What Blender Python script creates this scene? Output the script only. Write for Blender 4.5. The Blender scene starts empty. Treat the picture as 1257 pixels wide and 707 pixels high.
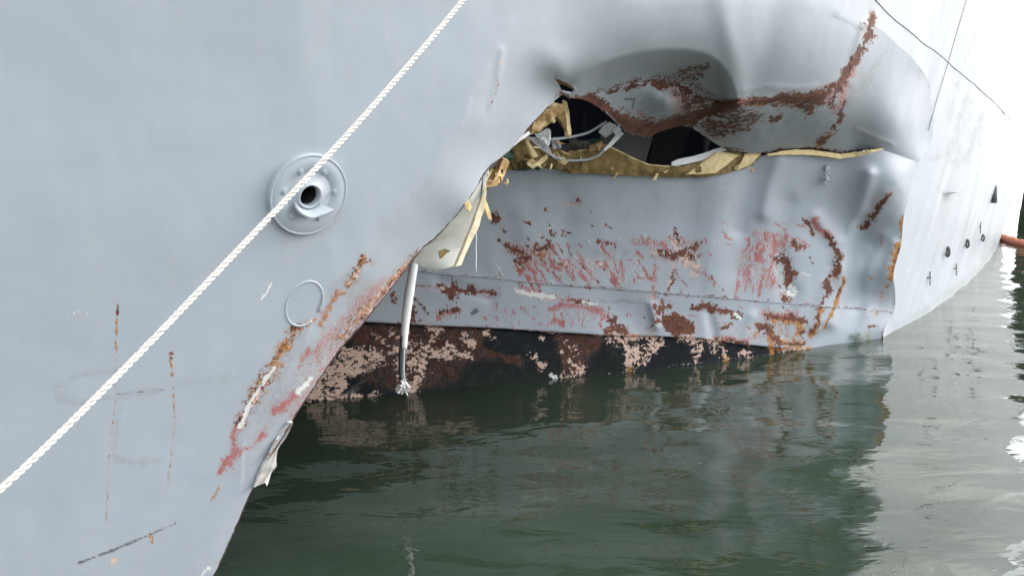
import bpy, bmesh, math, random
import numpy as np
from mathutils import Vector, Matrix, noise as mnoise
from mathutils.geometry import delaunay_2d_cdt

random.seed(7); rng = np.random.default_rng(7)
scene = bpy.context.scene
COL = scene.collection

# ------------------------------------------------------------------ camera
F = 1000.0; W, H = 1257.0, 707.0
PITCH = math.radians(9.26)
CAM = np.array([0.0, 0.0, 2.5])
cp, sp = math.cos(PITCH), math.sin(PITCH)
cam_d = bpy.data.cameras.new('camera'); cam = bpy.data.objects.new('camera', cam_d); COL.objects.link(cam)
cam.location = CAM; cam.rotation_euler = (math.pi/2 - PITCH, 0, 0)
cam_d.sensor_fit = 'HORIZONTAL'; cam_d.sensor_width = 36; cam_d.lens = 36*F/W
cam_d.clip_end = 3000; cam_d.clip_start = .05
scene.camera = cam
# ------------------------------------------------------------------ light
SUN_AZ, SUN_EL = math.radians(66), math.radians(28)      # azimuth from +Y towards +X
world = bpy.data.worlds.new('World'); scene.world = world; world.use_nodes = True
wn, wl = world.node_tree.nodes, world.node_tree.links
for n in list(wn): wn.remove(n)
wout = wn.new('ShaderNodeOutputWorld')
sky = wn.new('ShaderNodeTexSky'); sky.sky_type = 'NISHITA'; sky.sun_disc = False
sky.sun_elevation = SUN_EL; sky.sun_rotation = SUN_AZ; sky.dust_density = 3.0; sky.air_density = 1.0
bg1 = wn.new('ShaderNodeBackground'); bg1.inputs[1].default_value = 0.15
wl.new(sky.outputs[0], bg1.inputs[0])
bg2 = wn.new('ShaderNodeBackground'); bg2.inputs[1].default_value = 1.45     # bright thin cloud layer
wtc = wn.new('ShaderNodeTexCoord'); wns = wn.new('ShaderNodeTexNoise')
wns.inputs['Scale'].default_value = 2.2; wns.inputs['Detail'].default_value = 5
wl.new(wtc.outputs['Generated'], wns.inputs['Vector'])
wr = wn.new('ShaderNodeValToRGB'); wr.color_ramp.elements[0].position = .3; wr.color_ramp.elements[1].position = .62
wr.color_ramp.elements[0].color = (.70, .78, .90, 1); wr.color_ramp.elements[1].color = (1, 1, 1, 1)
wl.new(wns.outputs[0], wr.inputs[0]); wl.new(wr.outputs[0], bg2.inputs[0])
# thin overcast is brightest round the sun: radiance falls off smoothly with the angle from it
wd = wn.new('ShaderNodeVectorMath'); wd.operation = 'DOT_PRODUCT'; wl.new(wtc.outputs['Generated'], wd.inputs[0])
wd.inputs[1].default_value = (math.sin(SUN_AZ)*math.cos(SUN_EL), math.cos(SUN_AZ)*math.cos(SUN_EL), math.sin(SUN_EL))
w1 = wn.new('ShaderNodeMath'); w1.operation = 'MAXIMUM'; w1.inputs[1].default_value = 0; wl.new(wd.outputs['Value'], w1.inputs[0])
w2 = wn.new('ShaderNodeMath'); w2.operation = 'POWER'; w2.inputs[1].default_value = 3.0; wl.new(w1.outputs[0], w2.inputs[0])
w3 = wn.new('ShaderNodeMath'); w3.operation = 'MULTIPLY_ADD'; w3.inputs[1].default_value = 1.8; w3.inputs[2].default_value = 1.3; wl.new(w2.outputs[0], w3.inputs[0])
wl.new(w3.outputs[0], bg2.inputs[1])
wm = wn.new('ShaderNodeMixShader'); wm.inputs[0].default_value = .8
wl.new(bg1.outputs[0], wm.inputs[1]); wl.new(bg2.outputs[0], wm.inputs[2]); wl.new(wm.outputs[0], wout.inputs[0])
sd = bpy.data.lights.new('sun', 'SUN'); sd.energy = 1.6; sd.angle = math.radians(25); sd.color = (1, .96, .9)
sun = bpy.data.objects.new('sun', sd); COL.objects.link(sun)
sv = Vector((math.sin(SUN_AZ)*math.cos(SUN_EL), math.cos(SUN_AZ)*math.cos(SUN_EL), math.sin(SUN_EL)))
sun.rotation_euler = sv.to_track_quat('Z', 'Y').to_euler(); sun.location = (20, 5, 20)
scene.view_settings.view_transform = 'Standard'; scene.view_settings.look = 'None'
scene.view_settings.gamma = 1; scene.view_settings.exposure = 0.93
scene.view_settings.use_curve_mapping = False

# ------------------------------------------------------------------ geometry helpers
def ray(px, py):
    a = (np.asarray(px, float)-W/2)/F; b = (H/2-np.asarray(py, float))/F
    return np.stack([a, cp+b*sp, -sp+b*cp], -1)
def P(px, py, t):
    return CAM + ray(px, py)*np.asarray(t, float)[..., None]
def Pv(px, py, t): return Vector(P(px, py, t))
def proj(p):
    p = np.asarray(p, float)-CAM
    dep = p[..., 1]*cp - p[..., 2]*sp; up = p[..., 1]*sp + p[..., 2]*cp
    return W/2+F*p[..., 0]/dep, H/2-F*up/dep

HX = np.array([-8, -1.8, 5.24, 8.05, 15.2, 20.0]); HY = np.array([-1.1, 4.56, 11.17, 14.62, 25.3, 37.5]); HS = np.array([.9, .90, 1.12, 1.34, 1.66, 3.6])
def Yh(x):
    x = np.asarray(x, float); xc = np.clip(x, HX[0], HX[-1])
    i = np.clip(np.searchsorted(HX, xc, side='right')-1, 0, len(HX)-2)
    h = HX[i+1]-HX[i]; u = (xc-HX[i])/h
    y = (2*u**3-3*u**2+1)*HY[i]+(u**3-2*u**2+u)*h*HS[i]+(-2*u**3+3*u**2)*HY[i+1]+(u**3-u**2)*h*HS[i+1]
    dy = ((6*u**2-6*u)*HY[i]+(-6*u**2+6*u)*HY[i+1])/h+(3*u**2-4*u+1)*HS[i]+(3*u**2-2*u)*HS[i+1]
    return np.where(x < HX[0], HY[0]+(x-HX[0])*HS[0], np.where(x > HX[-1], HY[-1]+(x-HX[-1])*HS[-1], y)), dy
def flare(x): return np.interp(x, [-1, 5, 9, 16], [.30, .16, .17, .2])
def base_y(x, z):
    y, s = Yh(x); return y - flare(x)*z*np.sqrt(1+s*s)
def solve(px, py, fn, lo=.8, hi=60):
    r = ray(px, py); a = np.full(r.shape[:-1], lo); b = np.full(r.shape[:-1], float(hi))
    for _ in range(46):
        m = (a+b)/2; v = fn(CAM+r*m[..., None]); a = np.where(v < 0, m, a); b = np.where(v < 0, b, m)
    return (a+b)/2
def t_base(px, py, d=0):
    def fn(p):
        y, s = Yh(p[..., 0]); return (p[..., 1]-y)/np.sqrt(1+s*s)+flare(p[..., 0])*p[..., 2]-d
    return solve(px, py, fn)
BX = np.array([-4.4, -3.2, -2.07, -1.03, .66, 2.3, 3.77, 5.24, 7]); BY = np.array([7.45, 7.7, 8.01, 8.37, 8.94, 9.55, 10.3, 11.17, 12.4])
def YB(x): return np.interp(x, BX, BY)
def t_low(px, py):
    return solve(px, py, lambda p: p[..., 1]-YB(p[..., 0]) + .075*np.maximum(p[..., 2], 0)**2)
def tps(ctrl, vals, q, lam=0.0, s=100.0):
    c = np.asarray(ctrl, float)/s; v = np.asarray(vals, float); q = np.asarray(q, float)/s
    def phi(r2): return .5*r2*np.log(r2+1e-12)
    n = len(c); d2 = ((c[:, None]-c[None])**2).sum(-1)
    A = np.zeros((n+3, n+3)); A[:n, :n] = phi(d2)+lam*np.eye(n); A[:n, n] = 1; A[:n, n+1:] = c; A[n, :n] = 1; A[n+1:, :n] = c.T
    w = np.linalg.solve(A, np.concatenate([v, np.zeros(3)]))
    out = np.zeros(len(q))
    for k in range(0, len(q), 20000):
        qq = q[k:k+20000]; r2 = ((qq[:, None]-c[None])**2).sum(-1)
        out[k:k+20000] = phi(r2)@w[:n]+w[n]+qq@w[n+1:]
    return out
def inside(pts, poly):
    x, y = pts[:, 0], pts[:, 1]; r = np.zeros(len(pts), bool); n = len(poly)
    for i in range(n):
        x0, y0 = poly[i]; x1, y1 = poly[(i+1) % n]
        if y0 == y1: continue
        c = (y0 > y) != (y1 > y)
        r ^= c & (x < (x1-x0)*(y-y0)/(y1-y0)+x0)
    return r
def dseg(pts, line):
    d = np.full(len(pts), 1e9); par = np.zeros(len(pts)); L = 0; tot = sum(math.dist(line[i], line[i+1]) for i in range(len(line)-1)) or 1
    for i in range(len(line)-1):
        a = np.array(line[i], float); b = np.array(line[i+1], float); ab = b-a; l2 = (ab@ab) or 1e-9
        u = np.clip(((pts-a)@ab)/l2, 0, 1); dd = np.hypot(*(pts-a-u[:, None]*ab).T); ln = math.sqrt(l2)
        m = dd < d; par = np.where(m, (L+u*ln)/tot, par); d = np.minimum(d, dd); L += ln
    return d, par
def densify(line, step, closed=False):
    out = []; n = len(line)
    for i in range(n if closed else n-1):
        a = np.array(line[i], float); b = np.array(line[(i+1) % n], float); k = max(1, int(math.dist(a, b)//step))
        out += [tuple(a+(b-a)*j/k) for j in range(k)]
    if not closed: out.append(tuple(map(float, line[-1])))
    return out
def smooth_line(pts, n=8):
    p = [np.array(q, float) for q in pts]; p = [2*p[0]-p[1]]+p+[2*p[-1]-p[-2]]; out = []
    for i in range(1, len(p)-2):
        for k in range(n):
            u = k/n; a, b, c, d = p[i-1:i+3]
            out.append(tuple(.5*((2*b)+(-a+c)*u+(2*a-5*b+4*c-d)*u*u+(-a+3*b-3*c+d)*u**3)))
    out.append(tuple(p[-2])); return out
def cdt_patch(outline, holes, step_fn, extra=(), grid=None):
    """outline/holes: lists of 2-D points; grid: interior points"""
    vs = list(outline); es = [(i, (i+1) % len(outline)) for i in range(len(outline))]
    for h in holes:
        k = len(vs); vs += h; es += [(k+i, k+(i+1) % len(h)) for i in range(len(h))]
    bl = densify(outline, 4, True) if step_fn is None else outline
    g = grid[inside(grid, outline)]
    # keep interior points away from the borders
    bp = np.array(vs); keep = np.ones(len(g), bool)
    for k in range(0, len(g), 4000):
        d2 = ((g[k:k+4000, None]-bp[None])**2).sum(-1).min(1); keep[k:k+4000] = d2 > (step_fn if step_fn else 1)**2
    g = g[keep]; vs += [tuple(q) for q in g]
    r = delaunay_2d_cdt([Vector(v) for v in vs], es, [], 0, 1e-5)
    V = np.array([tuple(v) for v in r[0]]); T = np.array([f for f in r[2] if len(f) == 3])
    c = V[T].mean(1); m = inside(c, outline)
    for h in holes: m &= ~inside(c, h)
    return V, T[m]
def mesh_obj(name, V, T, mat, parent=None, smooth=True, attrs=None, thick=0):
    me = bpy.data.meshes.new(name); me.from_pydata([tuple(map(float, v)) for v in V], [], [tuple(map(int, f)) for f in T]); me.update()
    if attrs:
        for k, a in attrs.items():
            at = me.attributes.new(k, 'FLOAT_COLOR', 'POINT'); buf = np.ones((len(V), 4), np.float32); buf[:, :3] = a; at.data.foreach_set('color', buf.ravel())
    if smooth: me.polygons.foreach_set('use_smooth', [True]*len(me.polygons))
    me.materials.append(mat)
    o = bpy.data.objects.new(name, me); COL.objects.link(o)
    if parent: o.parent = parent
    if thick:
        md = o.modifiers.new('thickness', 'SOLIDIFY'); md.thickness = abs(thick); md.offset = -1 if thick > 0 else 1
        if smooth: es = o.modifiers.new('edges', 'EDGE_SPLIT'); es.split_angle = math.radians(50)
    return o
def empty(name, loc=(0, 0, 0), **kw):
    o = bpy.data.objects.new(name, None); COL.objects.link(o); o.location = loc; o.empty_display_size = .1
    for k, v in kw.items(): o[k] = v
    return o
def bm_obj(name, bm, mat, parent=None, smooth=False):
    me = bpy.data.meshes.new(name); bmesh.ops.recalc_face_normals(bm, faces=bm.faces); bm.to_mesh(me); bm.free()
    if smooth: me.polygons.foreach_set('use_smooth', [True]*len(me.polygons))
    me.materials.append(mat); o = bpy.data.objects.new(name, me); COL.objects.link(o)
    if parent: o.parent = parent
    return o
def tube_bm(bm, pts, radii, seg=8, cap=True):
    pts = [Vector(p) for p in pts]; rings = []; up = Vector((0.13, .2, 1)).normalized()
    for i, p in enumerate(pts):
        d = (pts[min(i+1, len(pts)-1)]-pts[max(i-1, 0)]).normalized(); x = d.cross(up)
        if x.length < 1e-3: x = d.cross(Vector((1, 0, 0)))
        x.normalize(); y = d.cross(x); r = radii[i] if hasattr(radii, '__len__') else radii
        rings.append([bm.verts.new(p+x*math.cos(a)*r+y*math.sin(a)*r) for a in [2*math.pi*k/seg for k in range(seg)]])
    for a, b in zip(rings, rings[1:]):
        for k in range(seg): bm.faces.new((a[k], a[(k+1) % seg], b[(k+1) % seg], b[k]))
    if cap: bm.faces.new(rings[0][::-1]); bm.faces.new(rings[-1])
def ribbon(name, top, bot, ttop, tbot, mat, parent, thick=.02, n=24, m=6, bulge=0, rough=.01, seed=0, smooth=True, freq=6):
    """a bent sheet between two edges, each edge given by picture rays and distances, with real thickness"""
    def rs(line, t):
        line = np.array(line, float); L = np.r_[0, np.cumsum(np.hypot(*np.diff(line, axis=0).T))]; u = np.linspace(0, L[-1], n+1)
        tt = np.interp(u/L[-1], np.linspace(0, 1, len(t)), t) if hasattr(t, '__len__') else np.full(n+1, t)
        return P(np.interp(u, L, line[:, 0]), np.interp(u, L, line[:, 1]), tt)
    a, b = rs(top, ttop), rs(bot, tbot); V = []
    for i in range(n+1):
        for j in range(m+1):
            v = j/m; p = a[i]*(1-v)+b[i]*v; dirn = (p-CAM)/np.linalg.norm(p-CAM)
            q = Vector(p)*freq+Vector((seed*3.1, 0, 0)); k = mnoise.noise(q)+.5*mnoise.noise(q*2.3)
            off = -bulge*math.sin(math.pi*v)+rough*k
            V.append(p+dirn*off+np.array([mnoise.noise(q*1.7+Vector((9, 0, 0))), 0, mnoise.noise(q*1.9+Vector((0, 7, 0)))])*rough*.45)
    T = [(i*(m+1)+j, i*(m+1)+j+1, (i+1)*(m+1)+j+1, (i+1)*(m+1)+j) for i in range(n) for j in range(m)]
    return mesh_obj(name, V, T, mat, parent, smooth, thick=thick)

# ------------------------------------------------------------------ materials
class NT:
    def __init__(s, name):
        s.m = bpy.data.materials.new(name); s.m.use_nodes = True; s.t = s.m.node_tree; s.t.nodes.clear()
        s.out = s.t.nodes.new('ShaderNodeOutputMaterial'); s.b = s.t.nodes.new('ShaderNodeBsdfPrincipled'); s.t.links.new(s.b.outputs[0], s.out.inputs[0])
        s.tc = s.t.nodes.new('ShaderNodeTexCoord').outputs['Object']
    def L(s, a, b):
        if hasattr(a, 'default_value') and hasattr(a, 'links'): s.t.links.new(a, b)
        else: b.default_value = a if not (isinstance(a, tuple) and len(a) == 3) else (*a, 1)
    def map(s, scale=(1, 1, 1), rot=(0, 0, 0), vec=None):
        n = s.t.nodes.new('ShaderNodeMapping'); n.inputs['Scale'].default_value = scale; n.inputs['Rotation'].default_value = rot
        s.t.links.new(vec or s.tc, n.inputs[0]); return n.outputs[0]
    def noise(s, scale, detail=4, rough=.5, vec=None, dist=0):
        n = s.t.nodes.new('ShaderNodeTexNoise'); n.inputs['Scale'].default_value = scale; n.inputs['Detail'].default_value = detail
        n.inputs['Roughness'].default_value = rough; n.inputs['Distortion'].default_value = dist
        s.t.links.new(vec or s.tc, n.inputs['Vector']); return n.outputs[0]
    def chips(s, scale, vec=None):
        w = s.t.nodes.new('ShaderNodeVectorMath'); w.operation = 'MULTIPLY_ADD'; n0 = s.t.nodes.new('ShaderNodeTexNoise'); n0.inputs['Scale'].default_value = 18; n0.inputs['Detail'].default_value = 4
        s.t.links.new(vec or s.tc, n0.inputs['Vector']); s.t.links.new(n0.outputs['Color'], w.inputs[0]); w.inputs[1].default_value = (.05, .05, .05); s.t.links.new(vec or s.tc, w.inputs[2])
        n = s.t.nodes.new('ShaderNodeTexVoronoi'); n.inputs['Scale'].default_value = scale; s.t.links.new(w.outputs[0], n.inputs['Vector'])
        q = s.t.nodes.new('ShaderNodeSeparateColor'); s.t.links.new(n.outputs['Color'], q.inputs[0])
        return s.math('MULTIPLY_ADD', q.outputs[0], .55, .225)
    def math(s, op, a, b=None, c=None, clamp=False):
        n = s.t.nodes.new('ShaderNodeMath'); n.operation = op; n.use_clamp = clamp
        for k, v in enumerate((a, b, c)):
            if v is not None: s.L(v, n.inputs[k])
        return n.outputs[0]
    def ss(s, v, lo, hi, a=0, b=1):
        n = s.t.nodes.new('ShaderNodeMapRange'); n.interpolation_type = 'SMOOTHSTEP'; s.L(v, n.inputs[0])
        for k, x in enumerate((lo, hi, a, b)): s.L(x, n.inputs[k+1])
        return n.outputs[0]
    def mix(s, f, a, b):
        n = s.t.nodes.new('ShaderNodeMix'); n.data_type = 'RGBA'; s.L(f, n.inputs[0]); s.L(a, n.inputs[6]); s.L(b, n.inputs[7]); return n.outputs[2]
    def ramp(s, v, stops):
        n = s.t.nodes.new('ShaderNodeValToRGB'); e = n.color_ramp.elements
        while len(e) < len(stops): e.new(.5)
        for k, (p, c) in enumerate(stops): e[k].position = p; e[k].color = (*c, 1)
        s.L(v, n.inputs[0]); return n.outputs[0]
    def attr(s, name):
        n = s.t.nodes.new('ShaderNodeAttribute'); n.attribute_name = name
        q = s.t.nodes.new('ShaderNodeSeparateColor'); s.t.links.new(n.outputs['Color'], q.inputs[0]); return q.outputs
    def bump(s, h, dist, strength=1, prev=None):
        n = s.t.nodes.new('ShaderNodeBump'); n.inputs['Distance'].default_value = dist; n.inputs['Strength'].default_value = strength
        s.L(h, n.inputs['Height'])
        if prev: s.L(prev, n.inputs['Normal'])
        return n.outputs[0]
    def done(s, col, rough=.5, spec=.5, normal=None, metal=0):
        s.L(col, s.b.inputs['Base Color']); s.L(rough, s.b.inputs['Roughness']); s.b.inputs['Specular IOR Level'].default_value = spec
        s.b.inputs['Metallic'].default_value = metal
        if normal: s.L(normal, s.b.inputs['Normal'])
        return s.m

PAINT = (.365, .400, .438)
def hull_material(name, k=1.0):
    n = NT(name)
    A = n.attr('wear_a'); B = n.attr('wear_b'); C = n.attr('wear_shade_c')
    fine = n.noise(44*k, 6, .68, dist=.3); mid = n.noise(12*k, 6, .65, dist=.6); big = n.noise(.9, 4, .55)
    streak = n.noise(1, 5, .6, vec=n.map((80*k, 80*k, 10*k), (0, .6, 0)))
    vstreak = n.noise(1, 4, .6, vec=n.map((7, 7, .35)))
    chip = n.chips(34*k); chip2 = n.chips(16*k, n.map((1, 1, 1.6), (.2, .7, 0)))
    def mask(v, nz, amp, soft=.06, th=.5):
        k = n.math('ADD', v, n.math('MULTIPLY', n.math('SUBTRACT', nz, .5), amp)); k = n.ss(k, th-soft, th+soft)
        return n.math('MULTIPLY', k, n.ss(v, .02, .12))
    paint = n.mix(n.ss(big, .35, .65), tuple(c*.975 for c in PAINT), tuple(c*1.025 for c in PAINT))
    paint = n.mix(n.math('MULTIPLY', n.ss(vstreak, .45, .75), .10), paint, (.50, .52, .53))
    paint = n.mix(n.math('MULTIPLY', n.ss(n.noise(1, 5, .7, vec=n.map((16, 16, .8))), .55, .8), .14), paint, (.27, .26, .24))
    paint = n.mix(n.ss(n.noise(26, 3, .7), .70, .76, 0, .35), paint, (.52, .54, .55))
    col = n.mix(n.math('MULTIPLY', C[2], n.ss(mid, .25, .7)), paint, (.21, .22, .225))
    # boot topping
    boot = n.ss(n.math('ADD', B[1], n.math('MULTIPLY', n.math('SUBTRACT', fine, .5), .4)), .46, .54)
    bcol = n.ramp(n.noise(6, 6, .7, dist=1.5), [(.3, (.003, .0035, .005)), (.55, (.008, .010, .013)), (.72, (.02, .024, .028))])
    algae = n.math('MULTIPLY', B[2], n.ss(mid, .38, .62))
    col = n.mix(boot, col, bcol)
    halo = n.math('MULTIPLY', n.ss(n.math('ADD', n.math('ADD', A[0], n.math('MULTIPLY', B[0], .8)), n.math('MULTIPLY', A[1], .7)), .05, .75), n.ss(n.math('ADD', n.math('MULTIPLY', mid, .5), n.math('MULTIPLY', streak, .5)), .36, .62)); col = n.mix(n.math('MULTIPLY', halo, .5), col, (.30, .185, .14))
    orange = mask(B[0], mid, 1.3, .14)
    col = n.mix(orange, col, n.ramp(fine, [(.3, (.22, .085, .02)), (.55, (.42, .19, .05)), (.75, (.56, .38, .17))]))
    red = mask(A[1], n.math('ADD', n.math('MULTIPLY', streak, .65), n.math('MULTIPLY', fine, .35)), 2.0, .12)
    col = n.mix(n.math('MULTIPLY', red, .85), col, n.ramp(mid, [(.3, (.26, .06, .05)), (.5, (.38, .085, .075)), (.7, (.40, .20, .17))]))
    rust = mask(A[0], n.math('ADD', n.math('MULTIPLY', mid, .40), n.math('ADD', n.math('MULTIPLY', chip, .35), n.math('MULTIPLY', streak, .25))), 2.4, .06)
    rcol = n.ramp(n.math('ADD', n.math('MULTIPLY', n.noise(34*k, 7, .75, dist=.8), .6), n.math('MULTIPLY', n.noise(7*k, 4, .6), .4)), [(.28, (.020, .009, .008)), (.42, (.065, .022, .016)), (.52, (.15, .05, .028)), (.62, (.21, .085, .042)), (.78, (.36, .22, .15))])
    rcol = n.mix(n.math('MULTIPLY', boot, .6), rcol, (.022, .010, .008)); col = n.mix(rust, col, rcol)
    primer = mask(A[2], n.math('ADD', n.math('MULTIPLY', n.noise(1, 5, .6, vec=n.map((18*k, 18*k, 30*k), (0, .6, 0)), dist=1.0), .6), n.math('MULTIPLY', n.math('ADD', chip, chip2), .22)), 2.5, .03)
    col = n.mix(primer, col, n.ramp(fine, [(.3, (.50, .33, .26)), (.6, (.66, .48, .39)), (.8, (.72, .60, .50))]))
    white = mask(C[0], fine, 1.5, .12)
    col = n.mix(white, col, (.66, .66, .62))
    dark = mask(C[1], fine, 1.2, .15)
    col = n.mix(n.math('MULTIPLY', dark, .8), col, (.07, .065, .06))
    col = n.mix(n.math('MULTIPLY', algae, .8), col, n.mix(boot, n.ramp(fine, [(.3, (.06, .10, .02)), (.6, (.14, .22, .05)), (.8, (.2, .3, .08))]), n.ramp(fine, [(.3, (.008, .011, .006)), (.55, (.022, .030, .012)), (.75, (.06, .08, .03))])))
    rr = n.math('MAXIMUM', rust, n.math('MAXIMUM', primer, orange))
    rough = n.mix(rr, n.mix(big, (.40,)*3, (.52,)*3), (.8,)*3)
    rough = n.mix(boot, rough, (.55,)*3)
    hgt = n.math('ADD', n.math('MULTIPLY', n.math('MAXIMUM', rust, primer), -.6), n.math('MULTIPLY', n.math('MULTIPLY', rr, fine), 1.0))
    nb = n.bump(hgt, .006, .8)
    nb = n.bump(n.noise(1.3, 3, .5), .05, .35, nb)
    nb = n.bump(n.noise(70, 3, .6), .0008, .6, nb)
    n.L(n.ss(boot, 0, 1, .5, .22), n.b.inputs['Specular IOR Level']); m = n.done(col, rough, .5, nb); n.L(n.ss(boot, 0, 1, .5, .22), n.b.inputs['Specular IOR Level']); return m
M_HULL = hull_material('grey hull paint'); M_NEAR = hull_material('near grey hull paint', 2.3)

def simple(name, c0, c1, scale=20, rough=.6, bump=.003, spec=.4, dist=.4, stretch=(1, 1, 1), spots=None, metal=0):
    n = NT(name); v = n.map(stretch); nz = n.noise(scale, 6, .65, vec=v, dist=dist)
    col = n.mix(n.ss(nz, .35, .65), c0, c1)
    if spots: col = n.mix(n.ss(n.noise(scale*.6, 5, .7), spots[1], spots[1]+.06), col, spots[0])
    return n.done(col, rough, spec, n.bump(nz, bump, .8), metal)
M_FOAM = simple('yellow insulation board', (.15, .105, .038), (.27, .19, .075), 12, .9, .006, spots=((.16, .09, .04), .63))
M_FOAM_EDGE = simple('pale insulation edge', (.60, .46, .22), (.74, .60, .34), 18, .9, .004)
M_WOOD = simple('broken timber', (.42, .24, .10), (.62, .43, .22), 16, .8, .004, stretch=(1, 1, 4), spots=((.10, .05, .03), .60))
M_LINER = simple('off white lining panel', (.62, .62, .56), (.74, .74, .68), 5, .45, .002, spots=((.20, .15, .09), .70))
M_WHITE = simple('white painted metal', (.66, .66, .64), (.78, .78, .76), 9, .4, .002, spots=((.30, .2, .14), .72))
M_PIPE = simple('worn white pipe coating', (.78, .78, .75), (.86, .86, .84), 9, .35, .002, spots=((.35, .27, .22), .70))
M_CREAM = simple('cream panel edge board', (.60, .50, .33), (.76, .67, .48), 12, .8, .003)
M_CABLE = simple('light grey cable sheath', (.34, .35, .37), (.44, .45, .46), 12, .5, .001)
M_GREEN = simple('dark green fabric', (.02, .05, .035), (.04, .09, .06), 20, .9, .004)
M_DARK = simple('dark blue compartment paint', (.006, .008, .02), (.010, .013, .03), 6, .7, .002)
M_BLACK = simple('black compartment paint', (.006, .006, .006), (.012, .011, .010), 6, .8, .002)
M_BROWN = simple('dull brown grey bulkhead', (.075, .072, .066), (.10, .096, .088), 4, .6, .002)
M_WALL = simple('rusty torn inner steel', (.05, .025, .018), (.12, .08, .06), 7, .8, .006)
M_STEEL = simple('weathered grey fitting paint', (.36, .39, .42), (.42, .45, .48), 14, .4, .002, spots=((.52, .52, .52), .66))
M_CAP = simple('dark bore', (.02, .021, .023), (.035, .037, .04), 14, .6, .002)

# ------------------------------------------------------------------ wear and some shade painting (traced marks; shader noise breaks them up)
CH = {'rust': (0, 0), 'red': (0, 1), 'primer': (0, 2), 'orange': (1, 0), 'boot': (1, 1), 'algae': (1, 2), 'white': (2, 0), 'dark': (2, 1), 'grey': (2, 2)}
def paint(px, py, marks):
    pts0 = np.stack([px, py], 1); out = np.zeros((3, len(pts0), 3), np.float32)
    wv = np.array([[mnoise.noise(Vector((x*.085, y*.085, 1)))*4.5+mnoise.noise(Vector((x*.27, y*.27, 2)))*2.6, mnoise.noise(Vector((x*.085, y*.085, 11)))*4.5+mnoise.noise(Vector((x*.27, y*.27, 12)))*2.6] for x, y in pts0])
    for kind, ch, line, w, s in marks:
        g, c = CH[ch]; pts = pts0+wv*{'boot': .12, 'dark': .2, 'grey': .6, 'white': .5, 'orange': .6}.get(ch, 1.0)*(.35 if w < 2 else 1); ar = np.array(line, float); ext = 40 if kind == 'p' else 3*w+2
        bb = (px > ar[:, 0].min()-ext) & (px < ar[:, 0].max()+ext) & (py > ar[:, 1].min()-ext) & (py < ar[:, 1].max()+ext)
        if not bb.any(): continue
        q = pts[bb]
        if kind == 'l':
            d, par = dseg(q, line); wob = max(w, 1.3)*(.75+.5*np.sin(par*17+w)*np.sin(par*7.3+s*9)+.25)
            v = s*np.clip(1-d/(2*wob+1e-6), 0, 1)
        elif kind == 'p':
            d, _ = dseg(q, list(line)+[line[0]]); ins = inside(q, line); sd = np.where(ins, d, -d); v = s*np.clip(.5+sd/(2*w), 0, 1)
        a = out[g, :, c]; a[bb] = np.maximum(a[bb], v)
    return {'wear_a': out[0], 'wear_b': out[1], 'wear_shade_c': out[2]}
def Lm(ch, line, w, s=1.0): return ('l', ch, line, w, s)
def Pm(ch, line, s=1.0, w=6): return ('p', ch, line, w, s)

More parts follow.
